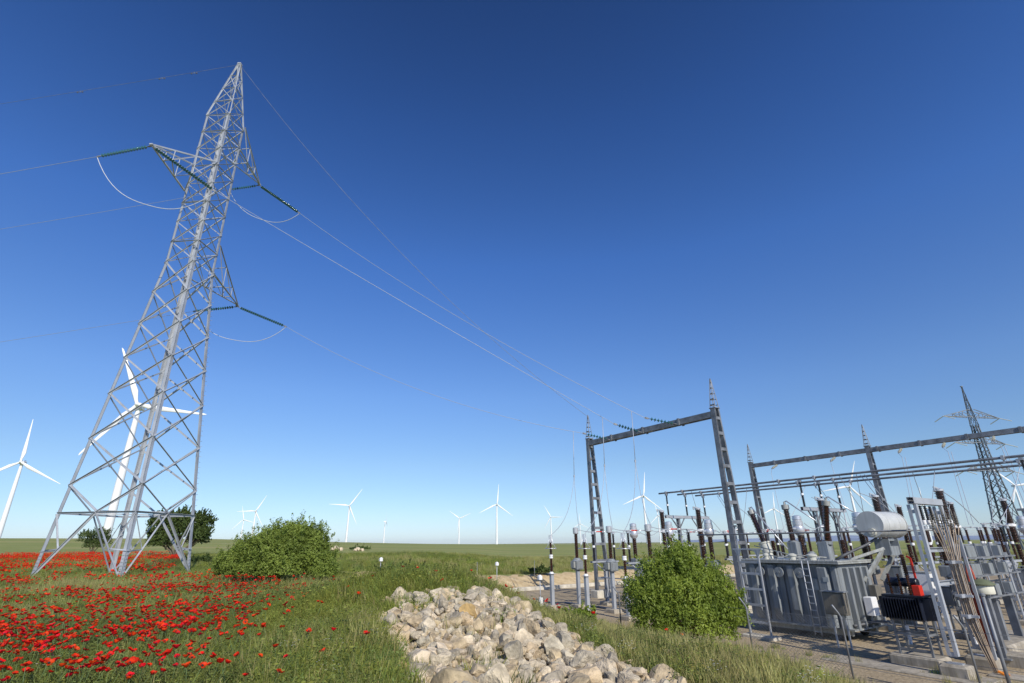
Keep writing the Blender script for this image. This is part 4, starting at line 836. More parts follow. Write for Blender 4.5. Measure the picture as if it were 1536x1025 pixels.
# chain link mesh panel in front of the transformer
o = thing('chain_link', 'fine chain link mesh between the front fence posts', 'fence mesh', FP[2][0]); mb = MB(); P0 = FP[2][0]
A_, B_ = FP[2][0]-P0, FP[3][0]-P0; n = 26
for k in range(-16, n+1):
    for s_ in (1, -1):
        t0, t1 = k/n, (k+16)/n; z0, z1 = (0, 1.45) if s_ > 0 else (1.45, 0)
        def cl(t): return min(1, max(0, t))
        if t1 <= 0 or t0 >= 1: continue
        u0, u1 = cl(t0), cl(t1); za = z0+(z1-z0)*(u0-t0)/(t1-t0); zb_ = z0+(z1-z0)*(u1-t0)/(t1-t0)
        if u1-u0 > .01: mb.bar(lerp(A_, B_, u0)+Vector((0, 0, za)), lerp(A_, B_, u1)+Vector((0, 0, zb_)), .004)
mb.build('mesh', GALVD, o)
# ------------------------------------------------------------ droppers and jumpers in the switchyard
def drop(k, px, ends, label):
    pts = gends[k]; 
    T = None; r = ray(*px); best = min(pts, key=lambda p: abs((768+FPX*(0))*0+abs(math.atan2(p.x, p.y)-math.atan2(r[0], r[1]))))
    i = pts.index(best); top = best; mid = Vector((top.x, top.y, top.z-2.9)); mid = mid+(Vector(ends[0])-mid)*.06
    o = thing('dropper_wire', label, 'wire', top, 0, 'dropper wires of the near portal'); 
    mb = MB(); mb.tube([Vector((0, 0, 0)), (mid-top)*.5+Vector((0, 0, 0)), mid-top], .02, 5); mb.lathe([(.05, 0), (.05, .16)], 8, Matrix.Translation(mid-top-Vector((0, 0, .1)))); mb.build('down_wire', WIRE, o)
    for e in ends:
        e = Vector(e); q = [mid+(e-mid)*t+Vector((0, 0, -1))*(.55*math.sin(math.pi*t))*(mid.z-e.z)*.25 - Vector(((e-mid).x, (e-mid).y, 0))*(.55*t*(1-t)) for t in np.linspace(0, 1, 12)]
        mb = MB(); mb.tube([p-top for p in q], .016, 5); mb.build('tail_wire', WIRE, o)
drop(2, (856, 652), [W(3.0, -6.3, 2.1), W(3.7, -4.6, 2.45)], 'leftmost dropper forking to the first post and transformer')
drop(0, (895, 616), [W(6.05, -6.3, 2.1), W(6.6, -4.6, 2.45)], 'middle dropper forking beside the left portal column')
drop(1, (952, 617), [W(9.05, -6.3, 2.1), W(9.5, -4.6, 2.45)], 'right dropper forking in front of the far turbine')
def jw(p, q, s, label, group='short jumper wires between apparatus', r=.016, name='jumper_wire'): wire(sag(p, q, s, 14), r, label, group, None, name)
for k, (a, av) in enumerate(((3.6, 3.7), (6.6, 6.6), (9.5, 9.5))):
    ph = ['left', 'middle', 'right'][k]+' phase'
    jw(W(av, -4.55, 2.42), W(a, -3.8, 2.33), .02, 'short bar from silver cap to red bladed disconnector, '+ph); jw(W(a, -1.4, 2.33), W(av, -.6, 2.27), .04, 'jumper from disconnector to silver transformer head, '+ph)
    jw(W(av, .6, 2.3), W(a, 2.5, 2.4), .25, 'jumper from silver head to breaker middle, '+ph); jw(W(a, 2.6, 3.75), W(a, 5.1, 2.35), -.2, 'arching jumper from breaker top to rear disconnector, '+ph)
    jw(W(a, 7.4, 2.35), W(a+.8, BY[k], 5.05), .2, 'riser wire from rear disconnector to bus tube, '+ph)
for k, a in enumerate((14.6, 17.5, 20.4)):
    ph = ['left', 'middle', 'right'][k]+' phase of the transformer bay'; ba = (14.82, 17.24, 20.24)[k]
    jw(W(a, .8, 2.5), W(ba, 2.0, 2.4), .2, 'jumper from silver head to breaker, '+ph); jw(W(ba, 1.6+k*-.2, 3.75), W(a, 4.7, 2.35), -.25, 'arched jumper above breaker, '+ph); jw(W(a+.1, 6.9, 2.35), W(a+.9, BY[k], 5.05), .2, 'wire rising to a bus tube, '+ph)
for k, a in enumerate((14.1, 16.9, 19.5)):
    jw(W(a, 11.6, 2.35), W(a, 13.0, 3.75), .1, 'jumper at back breaker row, %s' % ORD[k]); jw(W(a, 9.6, 2.35), W(a+.5, BY[k], 5.05), .2, 'wire rising to a bus tube from behind, %s' % ORD[k])
# strings and pale twin droppers of the far portal
for k, (a, s_) in enumerate(((1.5, 0), (6.8, 0), (11.9, 1), (14.75, 1), (17.65, 1))):
    p = W(a, 22.3, 8.45); q = W(a+.3, 20.6, 7.9); string(p, q, 'small yellowish string on the far portal beam, %s from the left' % ORD[k], group='strings on the far portal', r=.1, pitch=.16, col=CREAM)
    e = W(a+.9, 19.4, 7.4); jw(q, e, .02, 'tail wire behind far string, %s' % ORD[k])
    for m_ in ((0, .22) if s_ else (0,)):
        f_ = W(a+2.2+m_, 14.8, 2.5) if s_ else W(a+2.5, 17, 2.4); jw(e+Vector((m_, 0, 0)), f_, .35, 'pale dropper from the far portal, %s%s' % (ORD[k], ' right strand' if m_ else ''), 'droppers of the far portal', .018, 'dropper_wire')
for k, (b, a) in enumerate(((BY[0], 15.7), (BY[2], 11.0), (BY[2], 3.4))):
    for m_ in (0, .2): jw(W(a+m_, b, 5.0), W(a+.9+m_, b+1.2, 2.4), .12, 'pale wire hanging from bus tubes, %s%s' % (ORD[k], ' right strand' if m_ else ''), 'hanging wires of the bus tubes')
# ------------------------------------------------------------ air
HAZE = 1.3e-5
if HAZE:
    mb = MB(); mb.box((0, 500, 60), (56000, 56000, 250)); hz_ = mb.build('haze', []); tag(hz_, kind='stuff'); hm = bpy.data.materials.new('haze'); hm.use_nodes = True; hn = hm.node_tree; hn.nodes.remove(hn.nodes['Principled BSDF'])
    pv = hn.nodes.new('ShaderNodeVolumePrincipled'); pv.inputs['Density'].default_value = HAZE; pv.inputs['Color'].default_value = (.95, .97, 1, 1); pv.inputs['Anisotropy'].default_value = .2; hn.links.new(pv.outputs[0], hn.nodes['Material Output'].inputs['Volume']); hz_.data.materials.clear(); hz_.data.materials.append(hm)
# ------------------------------------------------------------ vegetation helpers
def np_mesh(name, V, F, mats, mi=None, smooth=False):
    me = bpy.data.meshes.new(name); V = np.asarray(V, np.float32); F = np.asarray(F, np.int32); k = F.shape[1]
    me.vertices.add(len(V)); me.vertices.foreach_set('co', V.ravel()); me.loops.add(F.size); me.loops.foreach_set('vertex_index', F.ravel())
    me.polygons.add(len(F)); me.polygons.foreach_set('loop_start', np.arange(0, F.size, k, dtype=np.int32))
    if mi is not None: me.polygons.foreach_set('material_index', np.asarray(mi, np.int32))
    if smooth: me.polygons.foreach_set('use_smooth', np.ones(len(F), bool))
    for m in mats: me.materials.append(m)
    me.update(); return me
def unit(v): return v/np.maximum(np.linalg.norm(v, axis=-1, keepdims=True), 1e-9)
def leaves(P, Nn, L, Wd, r):
    """one four sided leaf per point, lying near the tangent plane with jitter"""
    n = len(P); N = unit(Nn+r.normal(0, .75, (n, 3))); t = unit(np.cross(N, unit(r.normal(0, 1, (n, 3))))); t[:, 2] -= .15; t = unit(t); b = unit(np.cross(N, t))
    L = L*r.uniform(.6, 1.3, (n, 1)); Wd = Wd*r.uniform(.6, 1.3, (n, 1))
    V = np.stack([P-t*L/2, P+b*Wd/2+N*L*.06, P+t*L/2, P-b*Wd/2+N*L*.06], 1).reshape(-1, 3); F = np.arange(4*n).reshape(-1, 4); return V, F
def blob_points(lobes, n, r, depth=.35):
    out = []; nn = []; w_ = np.array([l[3]*l[4]*l[5] for l in lobes])**.67; w_ = w_/w_.sum()
    for l, k in zip(lobes, (w_*n).astype(int)):
        d = unit(r.normal(0, 1, (k, 3))); d[:, 2] = np.where(d[:, 2] < -.35, -d[:, 2], d[:, 2])
        cl = noise2(d[:, 0]*4+l[0]*7, d[:, 1]*4+d[:, 2]*5, 1.6, 40)*.95+noise2(d[:, 0]*11+l[1], d[:, 1]*9+d[:, 2]*12, 1.5, 41)*.35
        q = 1-depth*r.random(k)**1.3+cl*.55-.06+r.exponential(.03, k); kp = (cl > -.30+r.normal(0, .07, k)); d, q = d[kp], q[kp]
        p = np.array(l[:3])+d*np.array(l[3:6])*q[:, None]; out.append(p); nn.append(d)
    # upright sprigs that break the outline
    for l in lobes:
        k = int(26*max(l[3], .3)*max(l[5], .3)*n/60000*2.2)+4; d = unit(r.normal(0, 1, (k, 3))); d[:, 2] = np.abs(d[:, 2])*.9+.15; d = unit(d); st = np.array(l[:3])+d*np.array(l[3:6])*.9
        dr = unit(d*.55+np.array([0, 0, .8])+r.normal(0, .28, (k, 3))); ln = r.uniform(.2, .75, k)*(l[3]+.4)*.75; m_ = 30; t = r.random((k, m_))
        p = st[:, None]+dr[:, None]*(t*ln[:, None])[..., None]+r.normal(0, .035, (k, m_, 3)); out.append(p.reshape(-1, 3)); nn.append(np.repeat(d, m_, 0)+r.normal(0, .5, (k*m_, 3)))
    P = np.concatenate(out); N = np.concatenate(nn); return P, N
def limbs(mb, base, tips, r0, rng, seg=5):
    for t in tips:
        b = Vector(base)+Vector((rng.normal(0, .12), rng.normal(0, .12), 0)); t = Vector(t); pts = []
        for i in range(seg+1):
            u = i/seg; p = lerp(b, t, u); p.z = b.z+(t.z-b.z)*u**.8; p += Vector(rng.normal(0, .05, 3))*(1 if 0 < i < seg else 0)*min(1, (t-b).length/3); pts.append(p)
        mb.tube(pts, [r0*(1-.85*i/seg) for i in range(seg+1)], 6)
LEAFA = mat('willow_leaf', (.26, .33, .07), .55, 0, .25, .9, rnd=0, trans=.45, c2=(.15, .21, .038), spec=.3)
LEAFB = mat('shrub_leaf', (.27, .34, .055), .5, 0, .25, 1.1, trans=.45, c2=(.14, .21, .03), spec=.35)
LEAFC = mat('tree_leaf', (.085, .12, .03), .6, 0, .3, .5, trans=.25, c2=(.035, .06, .014), spec=.25)
BARK = mat('bark', (.16, .125, .09), .85, 0, .2, 8)
def shrub(label, x, y, lobes, n, L, Wd, m, stems, seed, name='bush', cat='bush', r0=.04, depth=.35, trunk='branches'):
    z = float(HT(x, y)); o = thing(name, label, cat, (x, y, z)); r = np.random.default_rng(seed)
    P, N = blob_points(lobes, n, r, depth); P[:, 2] = np.maximum(P[:, 2], r.uniform(.05, .5, len(P)))
    V, F = leaves(P, N, L, Wd, r); me = np_mesh('foliage', V, F, [m]); obj('foliage', me, o)
    mb = MB(); limbs(mb, (0, 0, -.1), stems, r0, r); 
    for l in lobes:
        for k in range(4): d = unit(r.normal(0, 1, 3)); d[2] = abs(d[2]); limbs(mb, (l[0]*.6, l[1]*.6, l[2]*.5), [tuple(np.array(l[:3])+d*np.array(l[3:6])*.95)], r0*.45, r, 4)
    mb.build(trunk, BARK, o); return o
wx, wy = G(409, 880)
wd = math.hypot(wx, wy); ws = wd/32.5
WL = [(a*ws, b*ws, c*ws*.93, d*ws, e*ws, f*ws*.93) for a, b, c, d, e, f in (
    (-2.0, 0, .95, 1.15, 1.1, 1.0), (-1.3, .3, 1.45, 1.15, 1.1, 1.15), (-.2, 0, 1.7, 1.15, 1.2, 1.35), (.75, .2, 1.9, 1.2, 1.2, 1.45), (1.6, .2, 1.65, 1.05, 1.1, 1.35),
    (2.15, .1, 1.1, .95, 1., .95), (2.65, -.3, .65, .7, .7, .6), (-.6, -.9, .8, 1.3, .6, .75), (.7, -.9, .9, 1.1, .6, .8), (.1, -.4, 1.3, 1.4, 1.1, 1.1))]
shrub('wide dense willow bush beside the pylon, two small turbines rising behind it', wx, wy, WL, 80000, .13, .045, LEAFA, [(x, y, z) for x, y, z in ((-1.6, 0, 2), (-.6, .3, 2.3), (.3, -.2, 2.6), (1.1, .1, 2.7), (1.8, .2, 1.8), (-1, -.6, 1.2), (.9, -.7, 1.4), (0, -.8, 1.))], 5)
bx, by = xy(15.75, -11.0)+np.array([.42, .0])
BL = [(0, 0, 1.35, 1.35, 1.3, 1.1), (-1.0, 0, 1.3, .95, .95, .85), (1.05, .1, 1.2, 1.05, 1., .9), (.1, 0, 2.15, .85, .85, .65), (-.35, .2, 1.9, .9, .9, .7), (.2, -.1, 2.5, .42, .42, .42), (1.0, 0, 1.65, .75, .8, .65), (-.9, -.1, .8, .85, .8, .6), (.9, -.2, .6, .9, .7, .55), (-.1, -.6, .8, 1.1, .6, .7), (1.7, .0, .9, .6, .6, .55)]
rb = shrub('round bright green bush in front of the switchyard', bx, by, BL, 62000, .105, .04, LEAFB, [(-.8, 0, 1.6), (.1, 0, 2.4), (.9, .1, 1.7), (1.2, 0, 1.), (-.3, -.4, 1.6), (.5, -.4, 1.4)], 9)
rb.scale = (1.0, 1.0, 1.14)
def farshrub(label, px, py, wpx, hpx, m, seed, name='tree', trunk=True, lobes=None, n=9000):
    x, y = G(px, py); d = math.hypot(x, y); s = wpx/FPX*y*1.0*math.hypot(1, 0); h = hpx/FPX*y*1.05
    r = np.random.default_rng(seed); Lb = [(a*s, 0+.15*s*math.sin(a*9), b*h, c*s, c*s, e*h) for a, b, c, e in lobes]
    o = shrub(label, x, y, Lb, n, .022*s+.1, .014*s+.06, m, [(l[0], l[1], l[2]) for l in Lb], seed, name, 'tree' if name == 'tree' else 'bush', .03*s*.6, .45, 'trunk' if trunk else 'branches'); return o
farshrub('large dark round tree standing behind the right legs of the pylon', 263, 835, 88, 57, LEAFC, 21, lobes=[(-.22, .62, .2, .3), (0, .72, .22, .28), (.2, .66, .2, .3), (.36, .42, .14, .2), (-.36, .42, .15, .25), (.02, .5, .26, .3), (.22, .35, .16, .2), (-.2, .3, .18, .22)], n=16000)
farshrub('small dark shrubby tree seen between the left legs of the pylon', 137, 830, 42, 32, LEAFC, 22, lobes=[(-.2, .55, .25, .35), (.1, .65, .27, .33), (.32, .45, .2, .3), (0, .3, .3, .3)], n=6000)
farshrub('low dark bush at the foot of the right pylon leg', 296, 850, 34, 14, LEAFC, 23, 'bush', False, [(-.2, .4, .3, .4), (.15, .5, .3, .4)], 2500)
for k, (px, py, wp, hp, lb) in enumerate(((812, 862, 30, 9, 'dark low bush on top of the sand bank'), (600, 862, 60, 9, 'long low bush strip beyond the grassy mound'), (540, 826, 26, 5, 'tiny bush near the pale stones on the far field'), (868, 940, 44, 20, 'bright green low bush between the stones and the pedestals'))):
    farshrub(lb, px, py, wp, hp, LEAFC if k not in (3,) else LEAFB, 30+k, 'bush', False, [(-.3, .4, .25, .45), (0, .5, .3, .5), (.3, .4, .25, .4)], 3500)
# ------------------------------------------------------------ grass, flowers (scattered stuff)
SRC = bpy.data.collections.new('sources')
def mksrc(pref, meshes):
    c = bpy.data.collections.new(pref)
    for k, m in enumerate(meshes): c.objects.link(bpy.data.objects.new('%s_%02d' % (pref, k), m))
    return c
def scatter(name, P, rot, scl, idx, coll, label, cat, tilt=None):
    n = len(P); me = bpy.data.meshes.new(name); me.vertices.add(n); me.vertices.foreach_set('co', P.astype(np.float32).ravel())
    R3 = np.zeros((n, 3), np.float32); R3[:, 2] = rot
    if tilt is not None: R3[:, :2] = tilt
    a = me.attributes.new('r3', 'FLOAT_VECTOR', 'POINT'); a.data.foreach_set('vector', R3.ravel())
    a = me.attributes.new('scl', 'FLOAT_VECTOR', 'POINT'); a.data.foreach_set('vector', scl.astype(np.float32).ravel())
    a = me.attributes.new('idx', 'INT', 'POINT'); a.data.foreach_set('value', idx.astype(np.int32)); me.update()
    o = obj(name, me); tag(o, label, cat, None, 'stuff')
    ng = bpy.data.node_groups.new(name, 'GeometryNodeTree'); ng.interface.new_socket('Geometry', in_out='INPUT', socket_type='NodeSocketGeometry'); ng.interface.new_socket('Geometry', in_out='OUTPUT', socket_type='NodeSocketGeometry')
    N = ng.nodes; L = ng.links; gi = N.new('NodeGroupInput'); go = N.new('NodeGroupOutput'); ip = N.new('GeometryNodeInstanceOnPoints'); ci = N.new('GeometryNodeCollectionInfo')
    ci.inputs['Collection'].default_value = coll; ci.inputs['Separate Children'].default_value = True; ci.inputs['Reset Children'].default_value = True
    def at(nm, ty): x = N.new('GeometryNodeInputNamedAttribute'); x.data_type = ty; x.inputs['Name'].default_value = nm; return x.outputs[0]
    L.new(gi.outputs[0], ip.inputs['Points']); L.new(ci.outputs[0], ip.inputs['Instance']); ip.inputs['Pick Instance'].default_value = True
    L.new(at('idx', 'INT'), ip.inputs['Instance Index']); L.new(at('r3', 'FLOAT_VECTOR'), ip.inputs['Rotation']); L.new(at('scl', 'FLOAT_VECTOR'), ip.inputs['Scale']); L.new(ip.outputs[0], go.inputs[0])
    md = o.modifiers.new('scatter', 'NODES'); md.node_group = ng; return o
def tuft(n, R, h, w_, r, lean=.35, mats=(), mi=None):
    a = r.uniform(0, 6.28, n); q = R*np.sqrt(r.random(n)); b = np.stack([q*np.cos(a), q*np.sin(a), np.zeros(n)], 1); H = h*r.uniform(.45, 1.15, n)
    d = r.uniform(0, 6.28, n); ln = lean*H*r.uniform(.2, 1.3, n); D = np.stack([np.cos(d), np.sin(d), np.zeros(n)], 1); f = r.uniform(0, 6.28, n); S = np.stack([np.cos(f), np.sin(f), np.zeros(n)], 1)*(w_*r.uniform(.6, 1.3, n))[:, None]
    up_ = np.array([0, 0, 1.])
    m1 = b+D*(ln*.3)[:, None]+up_*(H*.55)[:, None]; tp = b+D*ln[:, None]+up_*H[:, None]
    V = np.stack([b-S/2, b+S/2, m1+S*.42, m1-S*.42, tp+S*.05, tp-S*.05], 1).reshape(-1, 3); k = np.arange(n)[:, None]*6
    F = np.concatenate([k+np.array([0, 1, 2, 3]), k+np.array([3, 2, 4, 5])], 0); return V, F
GR1 = mat('grass_green', (.31, .34, .075), .6, 0, .25, 3, rnd=.3, trans=.45, c2=(.17, .215, .04), spec=.25)
GR2 = mat('grass_dry', (.42, .38, .16), .7, 0, .25, 3, rnd=.2, trans=.35, c2=(.24, .24, .08), spec=.2)
GR3 = mat('weed_dark', (.18, .22, .06), .6, 0, .25, 3, rnd=.35, trans=.35, c2=(.11, .145, .04), spec=.2)
POP = mat('poppy_petal', (.88, .045, .012), .5, 0, .12, 12, rnd=.22, trans=.4, c2=(.66, .018, .010), spec=.15, hue=.018)
POPC = mat('poppy_centre', (.02, .015, .02), .6, 0, .1, 5); STEM = mat('stem_green', (.10, .16, .05), .6, 0, .1, 5)
DAISY = mat('daisy_white', (.75, .73, .62), .6, 0, .08, 5); YEL = mat('flower_yellow', (.55, .42, .05), .6, 0, .1, 5)
r_ = np.random.default_rng(3)
def gm(n, R, h, w_, lean, m): V, F = tuft(n, R, h, w_, r_, lean); return np_mesh('tuft', V, F, [m])
def weedm(n, R, h, m):
    V, F = tuft(n, R, h, .012, r_, .3); P = V[np.random.default_rng(1).integers(0, len(V), n*5)]+r_.normal(0, .02, (n*5, 3)); P[:, 2] = np.abs(P[:, 2]); v2, f2 = leaves(P, np.tile([0, 0, 1.], (len(P), 1)), .05, .02, r_)
    return np_mesh('weed', np.concatenate([V, v2]), np.concatenate([F, f2+len(V)]), [m])
GC = mksrc('tufts', [gm(70, .22, .26, .011, .35, GR1), gm(60, .24, .32, .012, .5, GR1), gm(60, .2, .22, .011, .6, GR1), gm(40, .2, .4, .009, .3, GR2), weedm(30, .2, .3, GR1), weedm(34, .24, .36, GR3), gm(60, .22, .3, .012, .45, GR3)])
def field_pts(n, y0, y1, ulim=1.12, power=1.0):
    # uniform in world area inside the viewing wedge
    y = np.sqrt(r_.uniform(y0**2, y1**2, n)); x = y*r_.uniform(-ulim, ulim, n); return x, y
def pop_density(x, y):
    u = x/y; uu = u+.07*noise2(x, y, .9, 29); base = 1-ss(uu, -.62+.02*np.clip(y-9, 0, 8), -.37+.006*np.clip(y-9, 0, 10)); patch = np.clip(.7+2.0*noise2(x, y, .9, 21)+.8*noise2(x, y, 3.1, 28), .05, 1.9)*np.clip(.9+1.2*noise2(x, y, .16, 22), .2, 1.6)+.35*(1-ss(y, 10, 14))*(x/y < -.42)
    foot_thin = 1-.85*np.exp(-((x+19.5)/6.5)**2-((y-31)/4.0)**2)  # thins the poppies to a green zone around the pylon feet
    nf = (ss(y, 26, 32)*(u < -.60+.05*noise2(x, y, .3, 33))*np.clip(.75+1.3*noise2(x, y*2.2, .3, 34), .05, 1.3)+1-ss(y, 26, 32))*(1+1.5*(1-ss(y, 9, 16))*(u < -.42))
    return base*patch*foot_thin*nf
def place(n, y0, y1, dens, sc_, idxp, hs_=(.7, 1.3)):
    x, y = field_pts(n, y0, y1); g_ = platform(x, y); qa, qb = (x-SX[0])*DD[0]+(y-SX[1])*DD[1], (x-SX[0])*EE[0]+(y-SX[1])*EE[1]; keep = ((g_ < .90+.08*noise2(x, y, 1.1, 8)) | ((qa < 14.2) & (qa > -7) & (qb < -8.3+noise2(x, y, .9, 18)) & (r_.random(len(x)) < .75))) & (footd(x, y) > .55) & ~((qa > -11.3) & (qa < -8) & (qb > -13) & (r_.random(len(x)) < .93)) & ((rocky(x, y) < .35+.6*r_.random(n)**3) | ((y > 11.8) & (r_.random(n) < .35)) | (r_.random(n) < .02)) & dens(x, y)
    x, y = x[keep], y[keep]; z = HT(x, y)-.01; m = len(x); s = sc_*r_.uniform(hs_[0], hs_[1], m); hz = s*(.78+.45*noise2(x, y, .8, 12))*np.where(x > .5, .78, 1)*(1+.7*np.exp(-((x+2.4)/3)**2-((y-14.8)/1.8)**2))*(1-.35*(pop_density(x, y) > .25))
    dr = noise2(x, y, .35, 14)+r_.normal(0, .35, m); dry = (dr > .42) | ((x > -1) & (y > 11) & (r_.random(m) < .3)) | ((x > 1.5) & (r_.random(m) < .5))
    wd_ = noise2(x, y, .5, 15)+r_.normal(0, .3, m) < -.35
    idx = r_.choice([0, 1, 2, 4], m); idx = np.where(wd_, r_.choice([5, 6, 5], m), idx); idx = np.where(dry, 3, idx)
    return np.stack([x, y, z], 1), r_.uniform(0, 6.28, m), np.stack([s, s, hz], 1), idx
def footd(x, y):
    d = 9+0*x
    for k in range(4): a_ = math.radians(-51.13+90*k); d = np.minimum(d, np.hypot(x-PX-3.9*math.cos(a_)-.15, y-PY-3.9*math.sin(a_)+.6))
    return d
always = lambda x, y: np.ones(len(x), bool)
a = [place(26000, 5, 17, always, 1.0, None), place(34000, 16, 40, always, 1.35, None), place(30000, 38, 100, always, 1.9, None, (.5, 1.1))]
scatter('meadow_grass', *[np.concatenate([q[k] for q in a]) for k in range(4)], GC, 'green and straw coloured meadow grass and weeds around stones and pylon', 'grass')
# sparse dry tufts in the gravel margin
x, y = field_pts(5000, 12, 30); g_ = platform(x, y); px_, py_ = x-SX[0], y-SX[1]; bb = px_*EE[0]+py_*EE[1]; k_ = (g_ >= .9) & (bb < -7.2) & (noise2(x, y, .9, 9)+r_.normal(0, .25, 5000) > .1-.1*(bb+9) *0)
x, y = x[k_], y[k_]; m = len(x); s = r_.uniform(.3, .8, m)
scatter('dry_grass', np.stack([x, y, HT(x, y)], 1), r_.uniform(0, 6.28, m), np.stack([s, s, s], 1), np.where(r_.random(m) < .6, 3, 0), GC, 'sparse dry grass creeping onto the gravel margin', 'grass')
# ------------------------------------------------------------ poppies
def poppy_parts(seed, open_=1.):
    r = np.random.default_rng(seed); mb = MB(); R = .038
    for k in range(4):
        a = k*math.pi/2+r.uniform(-.2, .2); vs = []; nu = 5; tl = open_*r.uniform(.7, 1.1)
        for i in range(4):
            q = i/3; rad = R*(.12+q*1.0); zz_ = R*(.15+ (1-tl*.5)*1.2*q**1.4)
            for j in range(nu):
                t = (j/(nu-1)-.5)*(1.3+.5*q); rr = rad*(1-.16*abs(t)*q)+r.normal(0, .0025)*q; vs.append((rr*math.cos(a+t), rr*math.sin(a+t), zz_+r.normal(0, .004)*q+(.006 if k % 2 else 0)))
        mb.add(vs, [(i*nu+j, i*nu+j+1, (i+1)*nu+j+1, (i+1)*nu+j) for i in range(3) for j in range(nu-1)], 0, True)
    return mb
def centre_mb(z=0): mb = MB(); mb.lathe([(.004, z), (.011, z+.006), (.012, z+.016), (.005, z+.02)], 8); return mb
def stem_mb(h, r): mb = MB(); mb.tube([(0.03*r, 0.02, -h), (.02*r, .01, -h*.5), (0, 0, 0.004)], .0028, 4); return mb
PM = [(poppy_parts(k, o_).mesh('petals', POP), centre_mb(.004).mesh('centre', POPC), stem_mb(.34+.05*k, 1-k*.5).mesh('stem', STEM)) for k, o_ in enumerate((1.35, 1.0, .7, 1.5))]
def comb(k):
    mb = poppy_parts(k, (1.35, 1.0, .7, 1.5)[k]); n0 = len(mb.f); c = centre_mb(.004); mb.add(c.v, c.f, 1); s_ = stem_mb(.3, 1); mb.add(s_.v, s_.f, 2); return mb.mesh('poppy', [POP, POPC, STEM])
def clump(seed, n, R):
    r = np.random.default_rng(seed); mb = MB()
    for k in range(n):
        p = poppy_parts(seed*9+k, r.uniform(.8, 1.5)); a = r.uniform(0, 6.28); q = R*math.sqrt(r.random()); T = Matrix.Translation((q*math.cos(a), q*math.sin(a), r.uniform(-.08, .05))) @ Euler((r.normal(0, .45), r.normal(0, .45), a)).to_matrix().to_4x4() @ Matrix.Scale(r.uniform(.8, 1.3), 4)
        mb.add([T @ Vector(v) for v in p.v], p.f, 0, True)
    return mb.mesh('poppy_clump', [POP])
PC = mksrc('poppies', [comb(k) for k in range(4)]+[clump(k, 7, .3) for k in (5, 6, 7)])
PL = []
for n, y0, y1, k_ in ((30000, 7, 26, .42), (60000, 26, 110, .5)):
    x, y = field_pts(n, y0, y1); kp = (r_.random(n) < pop_density(x, y)*k_*np.where(y > 26, np.clip(.55+noise2(x*.6, y*1.6, .35, 23)*1.6, 0, 1), 1)) & (platform(x, y) < .3); PL.append((x[kp], y[kp]))
# sparse poppies on the mound, by the bush and on the right slope
for (x0, x1, y0, y1, n) in ((-6, 1.0, 12.5, 18, 55), (-9, -3.5, 13, 24, 90), (.5, 4.5, 10, 17, 14), (-4.2, -1.5, 8, 11, 9)):
    x = r_.uniform(x0, x1, n); y = r_.uniform(y0, y1, n); kp = rocky(x, y) < .3; PL.append((x[kp], y[kp]))
x = np.concatenate([p[0] for p in PL]); y = np.concatenate([p[1] for p in PL]); z = HT(x, y)+np.where(y < 22, .33, .46)*r_.uniform(.8, 1.25, len(x))
# keep the 300 that show largest inside the frame as single flowers
d_ = np.sqrt(x*x+y*y+(z-EYE)**2); D_ = math.cos(TH)*y+math.sin(TH)*(z-EYE); pxx = 768+FPX*x/D_; pyy = 512.5+FPX*(math.sin(TH)*y-math.cos(TH)*(z-EYE))/D_
inside = (pxx > -5) & (pxx < 1541) & (pyy < 1035); order = np.argsort(np.where(inside, d_, 1e9)); near = order[:300]; rest = np.setdiff1d(np.arange(len(x)), near)
protoP = {}
for q, i in enumerate(near):
    k = q % 4; e = bpy.data.objects.new('poppy', None); COL.objects.link(e); e.location = (x[i], y[i], z[i]); e.empty_display_size = .03
    e.rotation_euler = (r_.normal(0, .3), r_.normal(0, .3), r_.uniform(0, 6.28)); s = r_.uniform(.85, 1.3); e.scale = (s, s, s)
    tag(e, 'red poppy with thin green stem in the front of the flowering meadow', 'poppy', 'red poppies in the near meadow')
    if k not in protoP: protoP[k] = [obj('petals', PM[k][0], e), obj('stem', PM[k][2], e)]; obj('centre', PM[k][1], protoP[k][0])
    else:
        for src in protoP[k]:
            c = src.copy(); COL.objects.link(c); c.parent = e
            if src is protoP[k][0]:
                cc = bpy.data.objects.new('centre', PM[k][1]); COL.objects.link(cc); cc.parent = c
m = len(rest); xr, yr, zr = x[rest], y[rest], z[rest]; far_ = yr > 26; s = np.where(far_, r_.uniform(.9, 1.6, m), r_.uniform(.85, 1.35, m)); 
scatter('poppy_field', np.stack([xr, yr, zr], 1), r_.uniform(0, 6.28, m), np.stack([s, s, s], 1), np.where(far_, r_.integers(4, 7, m), r_.integers(0, 4, m)), PC, 'red poppies spread over the meadow behind the nearest flowers', 'poppies', r_.normal(0, .28, (m, 2)))
# small white and yellow flowers
def disc_mesh(mt, R, n=6):
    mb = MB()
    for k in range(14): a = r_.uniform(0, 6.28); q = .16*math.sqrt(r_.random()); c = Vector((q*math.cos(a), q*math.sin(a), r_.uniform(-.05, .06))); mb.add([c+Vector((R*math.cos(t), R*math.sin(t), .004*math.sin(3*t))) for t in np.linspace(0, 2*math.pi, n, endpoint=False)], [tuple(range(n))])
    return mb.mesh('flowers', mt)
FC = mksrc('smallflowers', [disc_mesh(DAISY, .012), disc_mesh(YEL, .010), disc_mesh(mat('flower_maroon', (.16, .02, .05), .6, 0, .1, 5), .014)])
x, y = field_pts(5200, 7, 34); kp = (platform(x, y) < .6) & (rocky(x, y) < .3) & (noise2(x, y, .7, 31)+r_.normal(0, .2, len(x)) > .12) & ((x > -.55*y) | (r_.random(len(x)) < .5)); x, y = x[kp], y[kp]; m = len(x); kk = np.where(r_.random(m) < .45, 0, 1); kk = np.where((x/y < -.45) & (r_.random(m) < .55), 2, kk)
